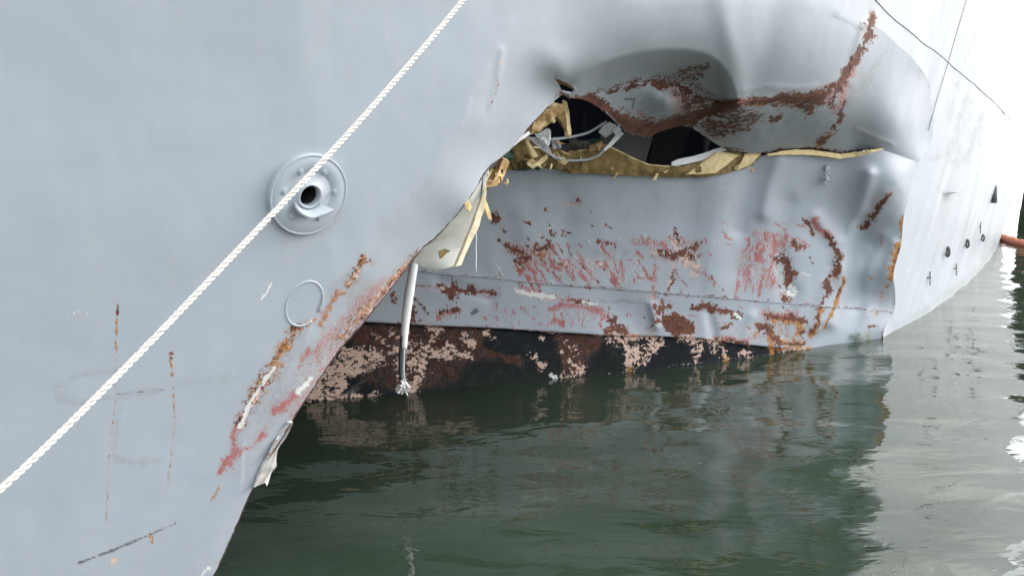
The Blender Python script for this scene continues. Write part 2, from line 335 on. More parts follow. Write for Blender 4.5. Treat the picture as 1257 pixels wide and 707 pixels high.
def up(marks, f): return [(a, b, c, d, s*f if b in ('rust', 'orange') else s) for a, b, c, d, s in marks]
NEAR_MARKS = [
 # rust scraped along the torn edge of the near plating
 Lm('red', [(515,310),(480,350),(450,388),(415,428),(385,470),(360,512)], 8, .52),
 Lm('rust', [(512,312),(490,336),(470,360),(448,388),(428,410)], 4, .52),
 Lm('red', [(470,345),(440,375),(420,400),(400,420)], 14, .52), Lm('primer', [(500,322),(470,355),(440,392)], 4, .45),
 Lm('orange', [(500,325),(465,362),(438,390),(420,415)], 6, .62),
 Lm('rust', [(447,318),(436,333),(428,348)], 5, .60), Lm('orange', [(448,316),(436,336),(428,350)], 5, .7), Lm('primer', [(440,330),(430,346)], 2.5, .6),
 Lm('orange', [(461,312),(456,326)], 3, .5), Lm('orange', [(414,360),(404,380),(396,396)], 4, .60), Lm('red', [(415,358),(400,382),(392,398)], 4, .6),
 Lm('orange', [(360,402),(372,400),(385,393)], 3, .6), Lm('rust', [(358,404),(366,402)], 3, .7), Lm('orange', [(416,360),(422,359)], 2.5, .7),
 Lm('rust', [(359,412),(345,432),(332,450),(322,468),(312,480),(296,515)], 6, .50), Lm('orange', [(362,404),(345,435),(330,458),(312,485)], 9, .64), Lm('orange', [(300,505),(290,530)], 5, .5), Lm('orange', [(358,404),(375,402),(388,392)], 3, .6),
 Lm('orange', [(352,425),(344,450),(340,462)], 6, .55),
 Lm('white', [(336,452),(328,464),(318,478),(308,492),(300,512),(294,524)], 2.0, 1.0), Lm('primer', [(334,456),(318,480),(302,508)], 3.2, .5), Lm('rust', [(334,458),(322,474),(304,500),(292,520)], 6, .62),
 Lm('red', [(300,510),(288,535),(284,548)], 6, .62), Lm('red', [(292,525),(287,540)], 5, .66),
 Lm('red', [(290,553),(278,568),(270,578)], 7, .72), Lm('red', [(325,528),(310,545),(295,556),(282,566)], 4, .6), Lm('red', [(324,532),(318,540)], 3.5, .8),
 Lm('red', [(360,487),(348,497),(337,505)], 7, .74), Lm('red', [(380,430),(372,442)], 5, .7), Lm('red', [(392,420),(388,440)], 5, .6), Lm('red', [(374,440),(368,452)], 4, .6),
 Pm('orange', [(515,308),(490,345),(440,400),(380,470),(345,520),(330,520),(380,440),(440,370)], .40, 10), Pm('rust', [(512,312),(490,345),(440,400),(400,440),(395,425),(440,370)], .34, 8), Pm('red', [(420,390),(400,400),(350,450),(300,520),(275,575),(300,570),(350,500),(400,440)], .29, 12),
 Pm('grey', [(440,340),(380,400),(320,480),(285,560),(300,600),(345,535),(400,460),(470,370)], .35, 20),
 Lm('white', [(382,464),(370,478),(366,482)], 3, .9), Lm('white', [(378,472),(365,479)], 2, .9), Lm('white', [(334,348),(321,367)], 1.1, 1.0),
 Lm('white', [(266,684),(246,707)], 1.4, .9), Lm('white', [(80,390),(96,382),(108,385)], 1.0, .6),
 # weeping rust spots
 Lm('rust', [(145,376),(144,386)], 1.6, .9), Lm('orange', [(145,374),(143,400),(143,432)], 1.6, .62), Lm('orange', [(143,430),(141,500),(134,560),(130,640)], 1.5, .50),
 Lm('rust', [(210,434),(211,442)], 1.6, .9), Lm('orange', [(209,433),(212,462)], 2.0, .62), Lm('orange', [(212,460),(215,520),(206,600)], 1.8, .5),
 Lm('orange', [(268,600),(262,612)], 3, .7), Lm('orange', [(187,655),(186,663)], 3, .7), Lm('primer', [(186,658),(184,663)], 1.6, .8), Lm('primer', [(139,687),(138,690)], 2, .8),
 # scuffs
 Lm('dark', [(96,691),(130,678),(170,662),(215,642)], 1.8, .75), Lm('dark', [(98,690),(150,671)], 1.5, .9), Lm('dark', [(128,486),(160,482),(200,478)], 1.2, .62),
 Lm('grey', [(70,490),(72,475),(90,462),(120,458),(150,456)], 3, .40), Lm('grey', [(70,490),(90,494),(130,488),(200,478)], 3, .45),
 Lm('grey', [(140,560),(160,568),(185,566),(200,563)], 3, .45), Lm('grey', [(140,560),(142,530),(148,500)], 2, .30), Lm('grey', [(220,472),(260,467),(300,462)], 3, .3),
 # faint weld scar on the upper plating
 Lm('orange', [(618,70),(612,96),(602,130),(596,146)], 1.3, .5), Lm('primer', [(616,70),(614,96)], 1.6, .48), Lm('rust', [(613,98),(604,128)], .9, .58),
 Lm('white', [(613,70),(612,95)], 2, .5),
 # hollow above the tear
 Lm('rust', [(690,118),(720,121),(745,113),(770,104),(800,101),(828,104),(850,114),(872,126),(905,128)], 4, .85),
 Pm('rust', [(745,108),(770,98),(810,90),(850,78),(870,82),(862,96),(880,118),(900,126),(870,124),(840,108),(800,104),(760,112)], .47, 7),
 Lm('rust', [(826,92),(850,84),(868,82)], 2.5, .8), Lm('rust', [(838,98),(856,92),(862,93)], 2, .8), Lm('rust', [(800,96),(840,92),(862,101)], 2, .65),
 Lm('rust', [(905,127),(930,124),(950,120),(962,118),(985,120),(1000,116),(1012,112),(1030,98),(1044,78),(1050,66)], 4.0, 1.0),
 Lm('orange', [(905,126),(930,122),(960,119),(990,119),(1008,112)], 4.2, .62),
 Lm('rust', [(1068,22),(1066,40)], 5, .85), Lm('orange', [(1068,20),(1067,42)], 6, .6), Lm('rust', [(1076,38),(1077,40)], 2.5, .8), Lm('rust', [(1062,52),(1066,64)], 1.0, .6),
 
 Lm('dark', [(684,85),(682,98)], 1.2, .7), Lm('white', [(704,100),(708,112)], 1.2, .7), Lm('dark', [(690,108),(680,122),(672,130)], 1.4, .7),
 Lm('grey', [(915,113),(940,107),(975,110),(1000,108)], .9, .8), Lm('grey', [(880,80),(897,90),(902,110)], .8, .7),
]
FOLD_MARKS = [
 Lm('rust', [(690,119),(715,122),(738,128),(755,140),(768,150),(782,158),(800,160),(820,155),(850,145),(872,135),(905,128)], 6.5, 1.15),
 Lm('rust', [(770,148),(785,152),(800,155),(812,152)], 8, .75), Lm('rust', [(745,113),(800,102),(830,106),(855,118),(880,128),(905,128)], 3.5, .8),
 Lm('rust', [(828,106),(838,122),(848,138),(858,142)], 5, .62), Pm('rust', [(820,104),(880,126),(870,138),(830,146),(838,125)], .48, 5), Pm('red', [(818,104),(880,126),(870,140),(826,148)], .5, 5),
 Lm('dark', [(768,122),(779,122),(776,134)], 1.0, .9), Lm('red', [(785,140),(792,145)], 5, .6),
 Lm('rust', [(905,128),(880,135),(850,148),(840,152)], 6, .9), Pm('rust', [(845,150),(900,132),(940,136),(938,150),(905,165),(880,178),(862,166)], .52, 7),
 Lm('rust', [(870,160),(890,155),(905,150)], 3, .8), Lm('rust', [(875,166),(900,160),(918,158)], 2.5, .66), Lm('rust', [(945,148),(955,145)], 4, .8), Lm('rust', [(950,150),(958,143)], 3, .8),
 Lm('dark', [(876,163),(884,160)], 2, .8), Lm('dark', [(868,133),(880,130)], 2, .8),
 Lm('rust', [(905,128),(935,124),(962,121),(985,124),(1003,121),(1020,110),(1035,95),(1048,76),(1055,62)], 5.5, .95), Lm('orange', [(930,125),(965,122),(990,124),(1010,116)], 8, .66),
 Lm('rust', [(968,122),(985,132),(995,134)], 6, .85), Lm('rust', [(1015,118),(1002,128),(990,133)], 5, .7), Lm('red', [(1046,88),(1038,102),(1028,112),(1016,122)], 8, .72), Lm('rust', [(1042,92),(1033,108),(1024,120),(1020,132)], 4, .66),
 Lm('red', [(1038,112),(1030,128),(1025,136)], 4, .7), Lm('rust', [(1036,128),(1032,144),(1024,156)], 3, .8), Lm('red', [(1036,128),(1030,150)], 4, .6), Lm('rust', [(1018,168),(1010,174),(1006,176)], 4, .9), Lm('orange', [(1020,164),(1004,178)], 6, .5),
 Lm('red', [(1040,150),(1062,164),(1095,178)], 1.1, .6), Lm('rust', [(1030,182),(1022,188)], 3, .5),
 Lm('rust', [(890,182),(935,188),(960,184),(1000,182),(1030,186),(1080,182)], 1.6, .66),
] + [Lm('grey', [(1060-6*k, 60+9*k), (1030-14*k, 120+8*k)], 1.4, .55) for k in range(7)] + [
 Lm('grey', [(1088-5*k, 62+6*k), (1058-8*k, 120+6*k)], .9, .7) for k in range(6)] + [
 Pm('grey', [(880,160),(960,140),(1030,140),(1030,180),(930,186),(880,178)], .5, 12), Pm('grey', [(770,108),(830,110),(845,145),(790,150)], .6, 8)]  # last grey patch: scraped steel, plus shade painted in to darken the fold
FOLD_MARKS += [Lm('rust', [(1068,24),(1066,42)], 6, 1.0)]
FOLD_MARKS = up(FOLD_MARKS, 1.1)
def streaks(n, box, ang, ln, ch, w, s):
    r = random.Random(hash((n, box[0], ch)) % 9999 if False else int(n*7+box[0])); out = []
    for _ in range(n):
        x = r.uniform(box[0], box[2]); y = r.uniform(box[1], box[3]); a = math.radians(ang+r.uniform(-12, 12)); l = ln*r.uniform(.4, 1.3)
        out.append(Lm(ch, [(x, y), (x+l*math.cos(a), y+l*math.sin(a))], w*r.uniform(.6, 1.4), s*r.uniform(.8, 1.15)))
    return out
BOOT = [(180,388),(450,395),(520,399),(600,402),(680,407),(740,411),(800,412),(860,415),(900,421),(950,426),(985,430)]
SEAM = [(330,312),(420,324),(500,331),(560,338),(600,340),(640,345),(680,349),(740,353),(800,358),(860,363),(930,369),(1000,375),(1060,380),(1096,383)]
LOW_MARKS = [
 Pm('boot', BOOT+[(1000,434),(985,470),(1000,640),(180,640)], 1.0, 1.5),
 Lm('rust', SEAM[2:], .9, .66), Lm('white', SEAM, .9, .40),
 Lm('rust', [(600,265),(608,266),(612,269)], 4.5, .95), Lm('rust', [(616,276),(620,283)], 3, .66), Lm('red', [(700,251),(712,248)], 4, .5),
 Lm('primer', [(690,247),(700,252),(716,254)], 2.2, .62), Lm('rust', [(708,246),(714,252)], 3, .66), Lm('rust', [(674,276),(680,286)], 3, .7), Lm('white', [(672,282),(680,276)], 2, .6),
 Lm('rust', [(622,300),(634,308),(648,318)], 4, .9), Lm('rust', [(643,312),(640,322)], 4, .8), Lm('rust', [(655,308),(668,306),(672,300)], 5, .82), Lm('orange', [(655,310),(668,312)], 5, .66), Lm('orange', [(652,318),(662,324)], 5, .5),
 Pm('red', [(615,290),(680,300),(690,330),(640,335),(620,310)], .45, 8), Lm('red', [(632,320),(640,334)], 4, .8), Lm('red', [(650,326),(656,336)], 3, .8), Lm('red', [(676,322),(684,330)], 4, .8),
 *streaks(26, (640,316,760,345), 60, 14, 'red', 2.2, .75), *streaks(16, (700,318,780,342), 65, 12, 'red', 2.0, .7),
 Pm('red', [(690,310),(780,300),(790,340),(700,346)], .30, 8), *streaks(20, (655,296,800,340), 58, 8, 'red', 1.5, .8), *streaks(26, (780,290,870,345), 50, 10, 'red', 1.5, .75), *streaks(16, (780,290,870,345), 50, 10, 'primer', 1.4, .75), *streaks(26, (595,366,750,402), 75, 5, 'red', 1.4, .7), *streaks(12, (612,290,690,325), 40, 12, 'rust', 1.6, .8), *streaks(10, (600,255,760,300), 30, 7, 'rust', 1.3, .7), *streaks(22, (885,270,985,300), 30, 9, 'red', 1.4, .7), Pm('primer', [(690,320),(760,310),(765,345),(700,346)], .30, 8),
 Lm('rust', [(735,296),(752,300),(756,306)], 2.6, .72), Pm('red', [(730,292),(760,296),(758,306),(735,304)], .5, 4),
 Lm('rust', [(806,306),(815,312),(830,314),(842,306),(855,300)], 4.5, .85), Lm('rust', [(830,284),(832,300),(836,310)], 3, .8), Lm('rust', [(836,310),(845,318),(852,314)], 4, .8), Lm('red', [(778,296),(800,298),(815,300)], 6, .58),
 Lm('primer', [(838,318),(850,324),(862,340)], 4, .62), Lm('red', [(850,325),(866,336),(875,350)], 5, .55), Pm('red', [(780,290),(870,290),(860,330),(800,326)], .40, 8),
 Lm('red', [(804,330),(802,352),(803,372)], 3.5, .62), Lm('rust', [(828,334),(822,350),(818,362)], 3.2, .66), Lm('primer', [(803,328),(802,368)], 2.5, .5), Lm('primer', [(826,332),(817,360)], 3, .5),
 Pm('red', [(918,278),(965,282),(975,300),(952,318),(930,312)], .48, 6), *streaks(14, (920,282,965,312), 100, 16, 'red', 2.6, .8), Lm('rust', [(950,318),(968,320),(966,332)], 5, .9), Lm('rust', [(962,318),(968,335),(966,350),(965,368)], 4, .95), Lm('rust', [(968,342),(977,336)], 4, .95),
 *streaks(14, (900,316,955,350), 105, 22, 'red', 1.8, .7), Pm('red', [(900,300),(960,318),(960,360),(895,360)], .42, 8), Lm('rust', [(975,298),(981,304)], 4, .8), Lm('red', [(972,296),(984,306)], 5, .7),
 Lm('white', [(970,352),(978,358),(974,362),(968,360)], 3.2, .8), Lm('primer', [(972,350),(980,358)], 3, .6), Lm('white', [(985,334),(994,338)], 2, .6),
 Lm('rust', [(989,272),(994,280),(998,289)], 2.2, 1.0), Lm('red', [(998,268),(1004,280),(1016,288)], 5, .85), Lm('rust', [(1000,274),(1015,286),(1022,296)], 3, .6),
 Lm('rust', [(1014,288),(1024,300),(1029,318),(1027,332),(1018,342),(1014,358)], 4.2, .9), Lm('orange', [(1024,300),(1030,322),(1022,340),(1014,356)], 5, .6), Lm('orange', [(1036,342),(1028,368),(1018,390),(1012,402)], 2.8, .85), Lm('rust', [(1036,344),(1026,370)], 1.6, .7),
 Lm('rust', [(1014,358),(1006,382),(1003,398)], 2.6, .7), Lm('orange', [(1010,370),(1004,396),(996,410)], 4, .72),
 Lm('rust', [(1090,240),(1080,254),(1072,266),(1060,278)], 3.2, .9), Lm('orange', [(1092,238),(1075,262),(1060,278)], 4.5, .6), Lm('primer', [(1064,248),(1062,258)], 3, .5), Pm('red', [(1062,240),(1092,236),(1088,250),(1066,262)], .38, 5),
 Lm('red', [(1084,288),(1080,302)], 2.5, .55), Lm('orange', [(1108,268),(1107,290)], 4, .72), Lm('orange', [(1105,300),(1100,318),(1094,338)], 6, .95), Lm('rust', [(1104,304),(1096,332)], 2.5, .7), Lm('orange', [(1092,344),(1080,368),(1074,384)], 5, .5), Lm('grey', [(1092,345),(1075,376),(1060,400)], 5, .4),
 Lm('orange', [(1066,339),(1070,342)], 3, .6), Lm('rust', [(1064,401),(1076,400)], 2, 1.0), Lm('rust', [(1084,408),(1083,414)], 2, .9),
 # below the seam
 Lm('rust', [(540,351),(552,358),(568,356),(580,355)], 5, .92), Lm('rust', [(556,342),(556,366)], 4, .8), Lm('rust', [(548,354),(605,360)], 3, .8), Lm('red', [(580,358),(612,360)], 2.2, .8), Lm('rust', [(500,350),(535,354)], 1.6, .7), Lm('primer', [(505,352),(545,354)], 1.3, .6),
 Lm('rust', [(474,358),(484,366)], 3, .8), Lm('rust', [(512,368),(520,376),(524,384)], 2.2, .8), Lm('rust', [(540,385),(548,380),(560,382)], 4, .75), Lm('red', [(540,388),(556,382)], 6, .6), Lm('rust', [(506,378),(508,396)], 5, .95),
 Lm('white', [(634,357),(650,361),(680,364)], 3.0, .95), Lm('primer', [(636,357),(660,364),(684,366)], 3.0, .8), Lm('red', [(640,352),(690,368),(715,370)], 4, .6), Lm('rust', [(655,363),(666,365)], 1.8, .8),
 Lm('rust', [(704,370),(714,372),(722,371)], 2.5, .85), Lm('white', [(716,371),(732,373)], 2.2, .8), Lm('red', [(676,378),(700,374),(735,380),(745,390)], 5, .68), Lm('red', [(640,378),(644,382)], 3, .66), Lm('red', [(677,392),(680,394)], 4, .9), Lm('red', [(688,394),(692,396)], 4, .95), Lm('red', [(718,388),(716,400)], 3, .6), 
 Pm('red', [(680,376),(740,372),(752,398),(700,404),(660,398)], .38, 8), Pm('red', [(595,366),(640,372),(650,404),(600,402)], .33, 8),
 Lm('rust', [(746,394),(756,392),(760,400)], 4, .9), Lm('rust', [(742,408),(756,403),(766,408)], 5, .95),
 Pm('rust', [(808,394),(826,383),(840,388),(852,402),(848,410),(828,412)], 1.1, 4), Lm('rust', [(813,370),(815,378),(808,384)], 3.6, .95), Lm('rust', [(806,378),(822,376)], 2.5, .9), Lm('rust', [(800,400),(806,394)], 2.2, .9), Lm('red', [(804,372),(805,395)], 3.5, .55),
 Lm('rust', [(850,378),(868,378),(880,380),(896,384),(908,388)], 3.8, .95), Lm('rust', [(874,379),(890,382)], 5.5, .8), Lm('white', [(904,386),(908,390)], 2.5, .8), Lm('rust', [(884,404),(898,398)], 2, .8), Pm('orange', [(884,400),(925,395),(920,415),(884,416)], .35, 5), Lm('rust', [(880,417),(916,421)], 2.5, .9), Lm('red', [(880,414),(915,418)], 3, .7),
 Lm('rust', [(930,400),(942,404),(948,412),(954,420)], 5, .95), Lm('rust', [(940,386),(952,390),(975,392),(990,394)], 4, .95), Lm('red', [(936,384),(955,388),(980,390)], 6, .7), Lm('orange', [(950,392),(985,396),(980,408)], 7, .72), Lm('orange', [(938,400),(926,412),(920,424)], 5, .5), Lm('rust', [(960,420),(985,424)], 3, .9), Lm('orange', [(944,415),(985,424)], 6, .7), Lm('rust', [(1004,398),(996,406),(985,408)], 3.2, .8), Lm('orange', [(996,410),(1018,404)], 3, .5), Pm('orange', [(918,395),(1010,388),(1000,430),(915,424)], .38, 8), Pm('grey', [(930,385),(1000,395),(990,425),(925,420)], .5, 10),
 Lm('dark', [(580,384),(584,382)], 3.5, .9), Lm('dark', [(672,298),(674,302)], 1.5, .6), Lm('grey', [(740,371),(770,370),(800,374)], 1.4, .8),  # last grey line paints the dark of the bowl's crease into the colour
 Pm('grey', [(690,308),(790,304),(795,322),(700,322)], .42, 12), Lm('dark', [(620,345),(720,353)], .8, .5),
 *[Lm('grey', [(600,226+9*k+3*math.sin(k)), (740,222+9*k), (900,228+8*k)], 5, .22) for k in range(6)],
 *streaks(40, (600,285,760,345), 50, 9, 'white', 1.2, .55), *streaks(40, (760,285,1000,350), 70, 10, 'white', 1.2, .5), *streaks(30, (600,290,1000,400), 60, 8, 'rust', 1.2, .6), *streaks(40, (560,355,1000,405), 20, 10, 'red', 1.3, .62), *streaks(24, (560,340,1000,420), 10, 12, 'dark', 1.2, .5),
 Lm('white', [(500,484.5),(600,474.5),(700,464.5),(800,452),(900,440.5),(985,431)], 1, .42),
 # boot-top: flaked primer and rust
 Lm('primer', [(748,414),(762,418),(776,430),(786,440)], 5, .85), Lm('primer', [(770,412),(800,416),(796,436),(776,444)], 8, .78), Lm('primer', [(772,432),(772,448)], 5, .9), Lm('orange', [(770,412),(782,414)], 6, .7), Lm('orange', [(772,446),(772,456)], 3.5, 1.0), Lm('primer', [(806,416),(812,420),(806,430),(800,434)], 3.5, .8), Lm('primer', [(846,418),(856,422),(858,430),(852,440)], 4.5, .8), Lm('primer', [(836,416),(878,420),(876,428)], 4, .85), Lm('rust', [(838,414),(846,416)], 3, .9), Lm('primer', [(888,428),(890,440)], 4, .82), Lm('primer', [(910,434),(918,436)], 3.5, .8), Lm('orange', [(890,438),(892,446)], 3, .8), Lm('orange', [(946,422),(948,436)], 4, .85), Lm('primer', [(958,430),(990,432)], 3, .7), Lm('orange', [(955,428),(995,430)], 4, .75), 
 Pm('rust', [(680,408),(742,412),(720,450),(712,466),(690,460)], .58, 5), *streaks(12, (688,420,712,462), 58, 12, 'primer', 1.1, .85), Pm('primer', [(684,418),(716,420),(712,468),(690,466)], .36, 5), Lm('primer', [(716,450),(714,464)], 3, .75), Lm('white', [(678,460),(682,464)], 3.2, 1.0), Lm('primer', [(690,464),(698,464)], 3, .8), Lm('primer', [(652,434),(660,442),(664,448)], 3.4, .9), Lm('primer', [(667,446),(671,448)], 2.4, .9), Lm('primer', [(662,412),(668,418)], 2.5, .7), Lm('primer', [(626,403),(690,409)], 1.2, .6), Lm('primer', [(730,411),(760,414)], 1.6, .66),
 Pm('rust', [(430,396),(605,402),(600,412),(590,428),(640,444),(560,440),(500,430),(440,425)], .55, 8), Pm('rust', [(500,400),(606,404),(560,470),(500,482),(440,470),(430,400)], .42, 8), Lm('rust', [(596,432),(620,440),(638,443)], 4, .8), 
 Pm('primer', [(370,494),(384,462),(410,440),(420,424),(448,426),(478,432),(474,446),(450,458),(426,466),(428,494)], .68, 5), *streaks(16, (385,428,480,490), -25, 18, 'dark', 1.4, .9), Lm('dark', [(394,478),(404,486),(418,490)], 1.3, 1.0), Pm('primer', [(420,420),(470,425),(500,430),(470,445),(440,450)], .52, 6),
 Pm('primer', [(470,400),(505,405),(504,420),(475,418)], .42, 4), Lm('primer', [(528,400),(538,406),(524,424),(520,440),(514,460),(510,480)], 5.5, .72), Lm('primer', [(510,468),(506,484)], 6, .82), Lm('rust', [(530,405),(518,445),(512,465)], 5, .7),
 Pm('primer', [(530,424),(540,430),(550,418),(560,424),(562,434),(530,438)], .78, 3), Lm('primer', [(520,440),(560,436),(580,438)], 2.2, .8), Lm('primer', [(570,412),(580,420),(574,424)], 4.5, .8), Lm('primer', [(596,408),(604,414)], 3, .7), Lm('primer', [(562,436),(572,434)], 5, .8), Lm('primer', [(434,486),(450,488),(458,485)], 4, .88), Lm('primer', [(434,480),(440,486)], 3, .8), Lm('primer', [(495,424),(502,444),(504,456)], 4.5, .66), Lm('primer', [(460,412),(472,420)], 3, .6), Pm('primer', [(475,420),(520,415),(520,450),(490,470),(478,450)], .45, 5),
 Lm('grey', [(455,455),(466,470)], 6, .7), Pm('boot', [(428,462),(478,448),(490,484),(430,500)], 1, 3),
 # weed at the waterline
 Pm('algae', [(560,452),(690,444),(690,466),(560,478)], .55, 8), Lm('algae', [(520,478),(620,462),(680,458)], 5, .6), Pm('algae', [(724,430),(760,425),(776,458),(720,470)], .5, 8), Lm('algae', [(722,462),(772,454)], 5, .85), Lm('algae', [(720,470),(850,445)], 2, .6), Lm('algae', [(1048,416),(1062,412)], 5, 1.0), Lm('algae', [(1052,410),(1052,418)], 5, .9),
 *[Lm('algae', [(1050+3*k, 420-.4*k), (1051+3.4*k, 408+1.0*k)], 1.0, 1.0) for k in range(6)],
]
SIDE_MARKS_ = [Lm('rust', [(1069,20),(1068,42)], 6, 1.0), Lm('orange', [(1069,18),(1068,44)], 7, .7),
 Lm('grey', [(1190,122),(1180,155),(1168,190)], 6, .60), Lm('grey', [(1206,142),(1196,170),(1186,196)], 5, .7), Lm('grey', [(1212,144),(1202,180)], 4, .4), Lm('grey', [(1225,165),(1235,200)], 8, .3),
 Lm('grey', [(1130,188),(1155,196),(1183,202)], .9, .6), Lm('grey', [(1186,0),(1162,80),(1150,120),(1120,210)], .9, .45), Lm('orange', [(1200,30),(1180,90),(1168,140)], 2.6, .34), Lm('grey', [(1202,25),(1180,95),(1165,150)], 3, .35),
 Lm('grey', [(1257,140),(1246,170),(1230,250)], .8, .45),
 *[Lm('grey', [(1165+14*k, 190), (1128+15*k, 330)], 2.2, .28+.1*(k % 2)) for k in range(6)],
 *[Lm('white', [(1150+13*k, 200), (1112+14*k, 345)], 2.5, .4) for k in range(7)],
 Lm('red', [(1140,297),(1185,292),(1220,290)], 4, .30), Lm('algae', [(1170,364),(1190,348),(1208,327),(1221,303)], 4, .62), Lm('algae', [(1120,396),(1170,366)], 2, .5), Lm('grey', [(1090,408),(1140,376),(1190,340),(1222,300)], 2, .5),
]

LOW_MARKS = [(a, b, c, d, s*(.84 if c[0][0] < 600 else .76) if b == 'primer' else s) for a, b, c, d, s in LOW_MARKS]
SIDE_MARKS = [(a, b, c, d, min(1.0, s*1.6) if b == 'grey' else s) for a, b, c, d, s in SIDE_MARKS_]
# ------------------------------------------------------------------ SHIP
ship = empty('ship', (0, 0, 0), label='grey ship with a crushed and torn bow side, rust scrapes and yellow insulation hanging out', category='ship')

EDGE = [(120,1100),(190,880),(236,765),(262,707),(285,655),(310,598),(322,572),(345,538),(358,515),(380,482),(415,430),(450,390),(490,340),(515,308),(545,280),(575,245),(600,205),(625,185),(650,155),(672,132),(690,117)]
RIDGE = [(690,117),(705,121),(722,119),(745,112),(765,104),(800,101),(828,105),(850,114),(872,125),(890,128),(905,127),(920,124),(940,122),(962,118),(985,120),(1000,117),(1012,111),(1030,98),(1044,78),(1054,55),(1068,30)]
CREASE = [(1068,30),(1085,40),(1100,54),(1122,74),(1138,98),(1145,130),(1145,160),(1140,182),(1128,200),(1120,225),(1110,262),(1106,301),(1097,335),(1099,360),(1097,385),(1087,400),(1084,416),(1083,470)]
LIP = [(690,117),(702,121),(718,123),(733,131),(745,140),(757,152),(768,161),(782,167),(796,168),(812,162),(830,156),(842,155),(852,159),(868,170),(885,180),(905,186),(935,188),(958,184),(985,182),(1010,184),(1030,187),(1055,185),(1080,183)]
def jag(line, amp, step=3.0, seed=0, keep_ends=True):
    r = np.random.default_rng(seed); out = densify(line, step); n = len(out); res = []
    for i, (x, y) in enumerate(out):
        a = 0 if i in (0, n-1) else amp
        res.append((x+r.normal()*a, y+r.normal()*a))
    return res
edge = jag(smooth_line(EDGE, 6), .35, 3, 1); ridge = densify(smooth_line(RIDGE, 5), 2.6); crease = densify(smooth_line(CREASE, 5), 2.6)
lip = jag(smooth_line(LIP, 5), .5, 2.2, 3)
i_split = int(np.argmin([math.dist(c, (1128, 200)) for c in crease])); crease_up = crease[:i_split+1]; crease_dn = crease[i_split:]

# depth of the dent (metres inward from the fair hull) at traced picture positions
D1 = [(-420,-330,0),(-420,300,0),(-420,1000,0),(-100,-330,0),(-100,200,0),(-100,700,0),(100,0,0),(100,400,0),(100,900,0),(250,-300,0),(300,100,0),(200,600,0),(330,350,0),(450,-50,0),(450,200,0),(400,350,0),(250,650,.0),(300,520,0),
 (120,1100,.0),(262,707,.005),(310,598,.01),(358,515,.04),(415,430,.08),(490,340,.12),(545,280,.14),(450,330,.02),(350,480,.01),(390,420,.02),(500,265,.02),
 (575,245,.10),(600,205,.16),(625,185,.24),(650,155,.28),(672,132,.38),(690,117,.50),(560,120,.0),(540,0,0),(600,-150,.0),(600,60,.0),(590,150,.03),(640,110,.11),(650,50,.02),(690,92,.16),(690,55,.05),
 (640,-40,.0),(690,0,.02),(720,-100,0),(745,112,.40),(800,101,.40),(850,114,.42),(905,127,.36),(940,122,.29),(985,120,.21),(1012,111,.14),(1044,78,.05),(1068,30,0),
 (800,60,.14),(800,20,.02),(800,-60,.0),(900,60,.10),(900,0,.0),(960,60,.07),(960,0,.0),(1010,50,.03),(1000,-60,.0),(1066,0,0),(1062,-60,0),(1055,-330,0),(900,-330,0),(600,-330,0)]
D1 = np.array(D1, float)
HOLLOW = smooth_line([(688,150),(700,112),(722,86),(760,70),(812,61),(858,64),(884,78),(898,100),(906,127),(900,160)], 8)
def d_near(q):
    q = np.asarray(q, float); d = tps(D1[:, :2], D1[:, 2], q, .004)
    sd, _ = dseg(q, HOLLOW); u = np.clip(np.where(inside(q, HOLLOW), sd, 0)/34, 0, 1)
    wide = np.clip((q[:, 0]-690)/50, 0, 1)*np.clip((912-q[:, 0])/30, 0, 1)
    return np.maximum(d, 0)+.34*(.45*(1-(1-u)**2)+.55*u*u*(3-2*u))*wide**.5

def grid_pts(boxes):
    """boxes: (x0,y0,x1,y1,step) fine first"""
    pts = []; used = []
    for (x0, y0, x1, y1, s) in boxes:
        gx, gy = np.meshgrid(np.arange(x0+s/2, x1, s), np.arange(y0+s/2, y1, s)); g = np.stack([gx.ravel(), gy.ravel()], 1)
        g[:, 0] += np.where((np.floor(g[:, 1]/s) % 2) == 0, 0, s*.5)
        for (a, b, c, d, _) in used: g = g[~((g[:, 0] > a) & (g[:, 0] < c) & (g[:, 1] > b) & (g[:, 1] < d))]
        pts.append(g); used.append((x0, y0, x1, y1, s))
    return np.concatenate(pts)

# --- part: bow plating (near side, top and the hollow above the tear)
HOLE = [(682,97),(687,98),(691,100.5),(696,102),(702,106),(706,111),(703,115),(696,114.5),(690,112),(687,106),(683,101)]
out1 = [(-420,-480),(-420,1100)] + edge + ridge[1:] + [(1066,0),(1062,-60),(1055,-330),(700,-400)]
ell = near_ell = [(377+11.5*math.cos(a), 238+15*math.sin(a)) for a in np.linspace(0, 2*math.pi, 28)[:-1]]
out1 = densify([(-420,-480),(-420,1100),(120,1100)], 40)[:-1] + edge + ridge[1:] + densify([(1068,30),(1066,0),(1062,-60),(1055,-330),(700,-420),(-420,-480)], 14)[1:-1]
g1 = grid_pts([(690,20,1075,132,2.6),(560,50,705,170,3),(255,300,530,610,2.6),(60,360,255,707,2.6),(-420,-480,1075,1100,9)])
V1, T1 = cdt_patch(out1, [HOLE, ell], 1.3, grid=g1)
d1 = d_near(V1)
def ridge_disp(V, lines):
    z = np.zeros(len(V))
    for line, w, h in lines:
        d, _ = dseg(V, line); z += h*np.exp(-(d/w)**2)
    return z
d1 = np.where(d1 < .004, 0, d1)
d1 += ridge_disp(V1, [([(910,130),(905,90),(893,40),(880,-40)], 13, -.018), ([(616,62),(612,96),(602,130)], 4, -.006), ([(1050,70),(1062,30)], 6, -.015), ([(955,-30),(940,60),(920,118)], 20, .02), ([(915,113),(940,107),(975,110),(1000,108)], 5, -.008)])
t1 = t_base(V1[:, 0], V1[:, 1], d1)
X1 = P(V1[:, 0], V1[:, 1], t1)
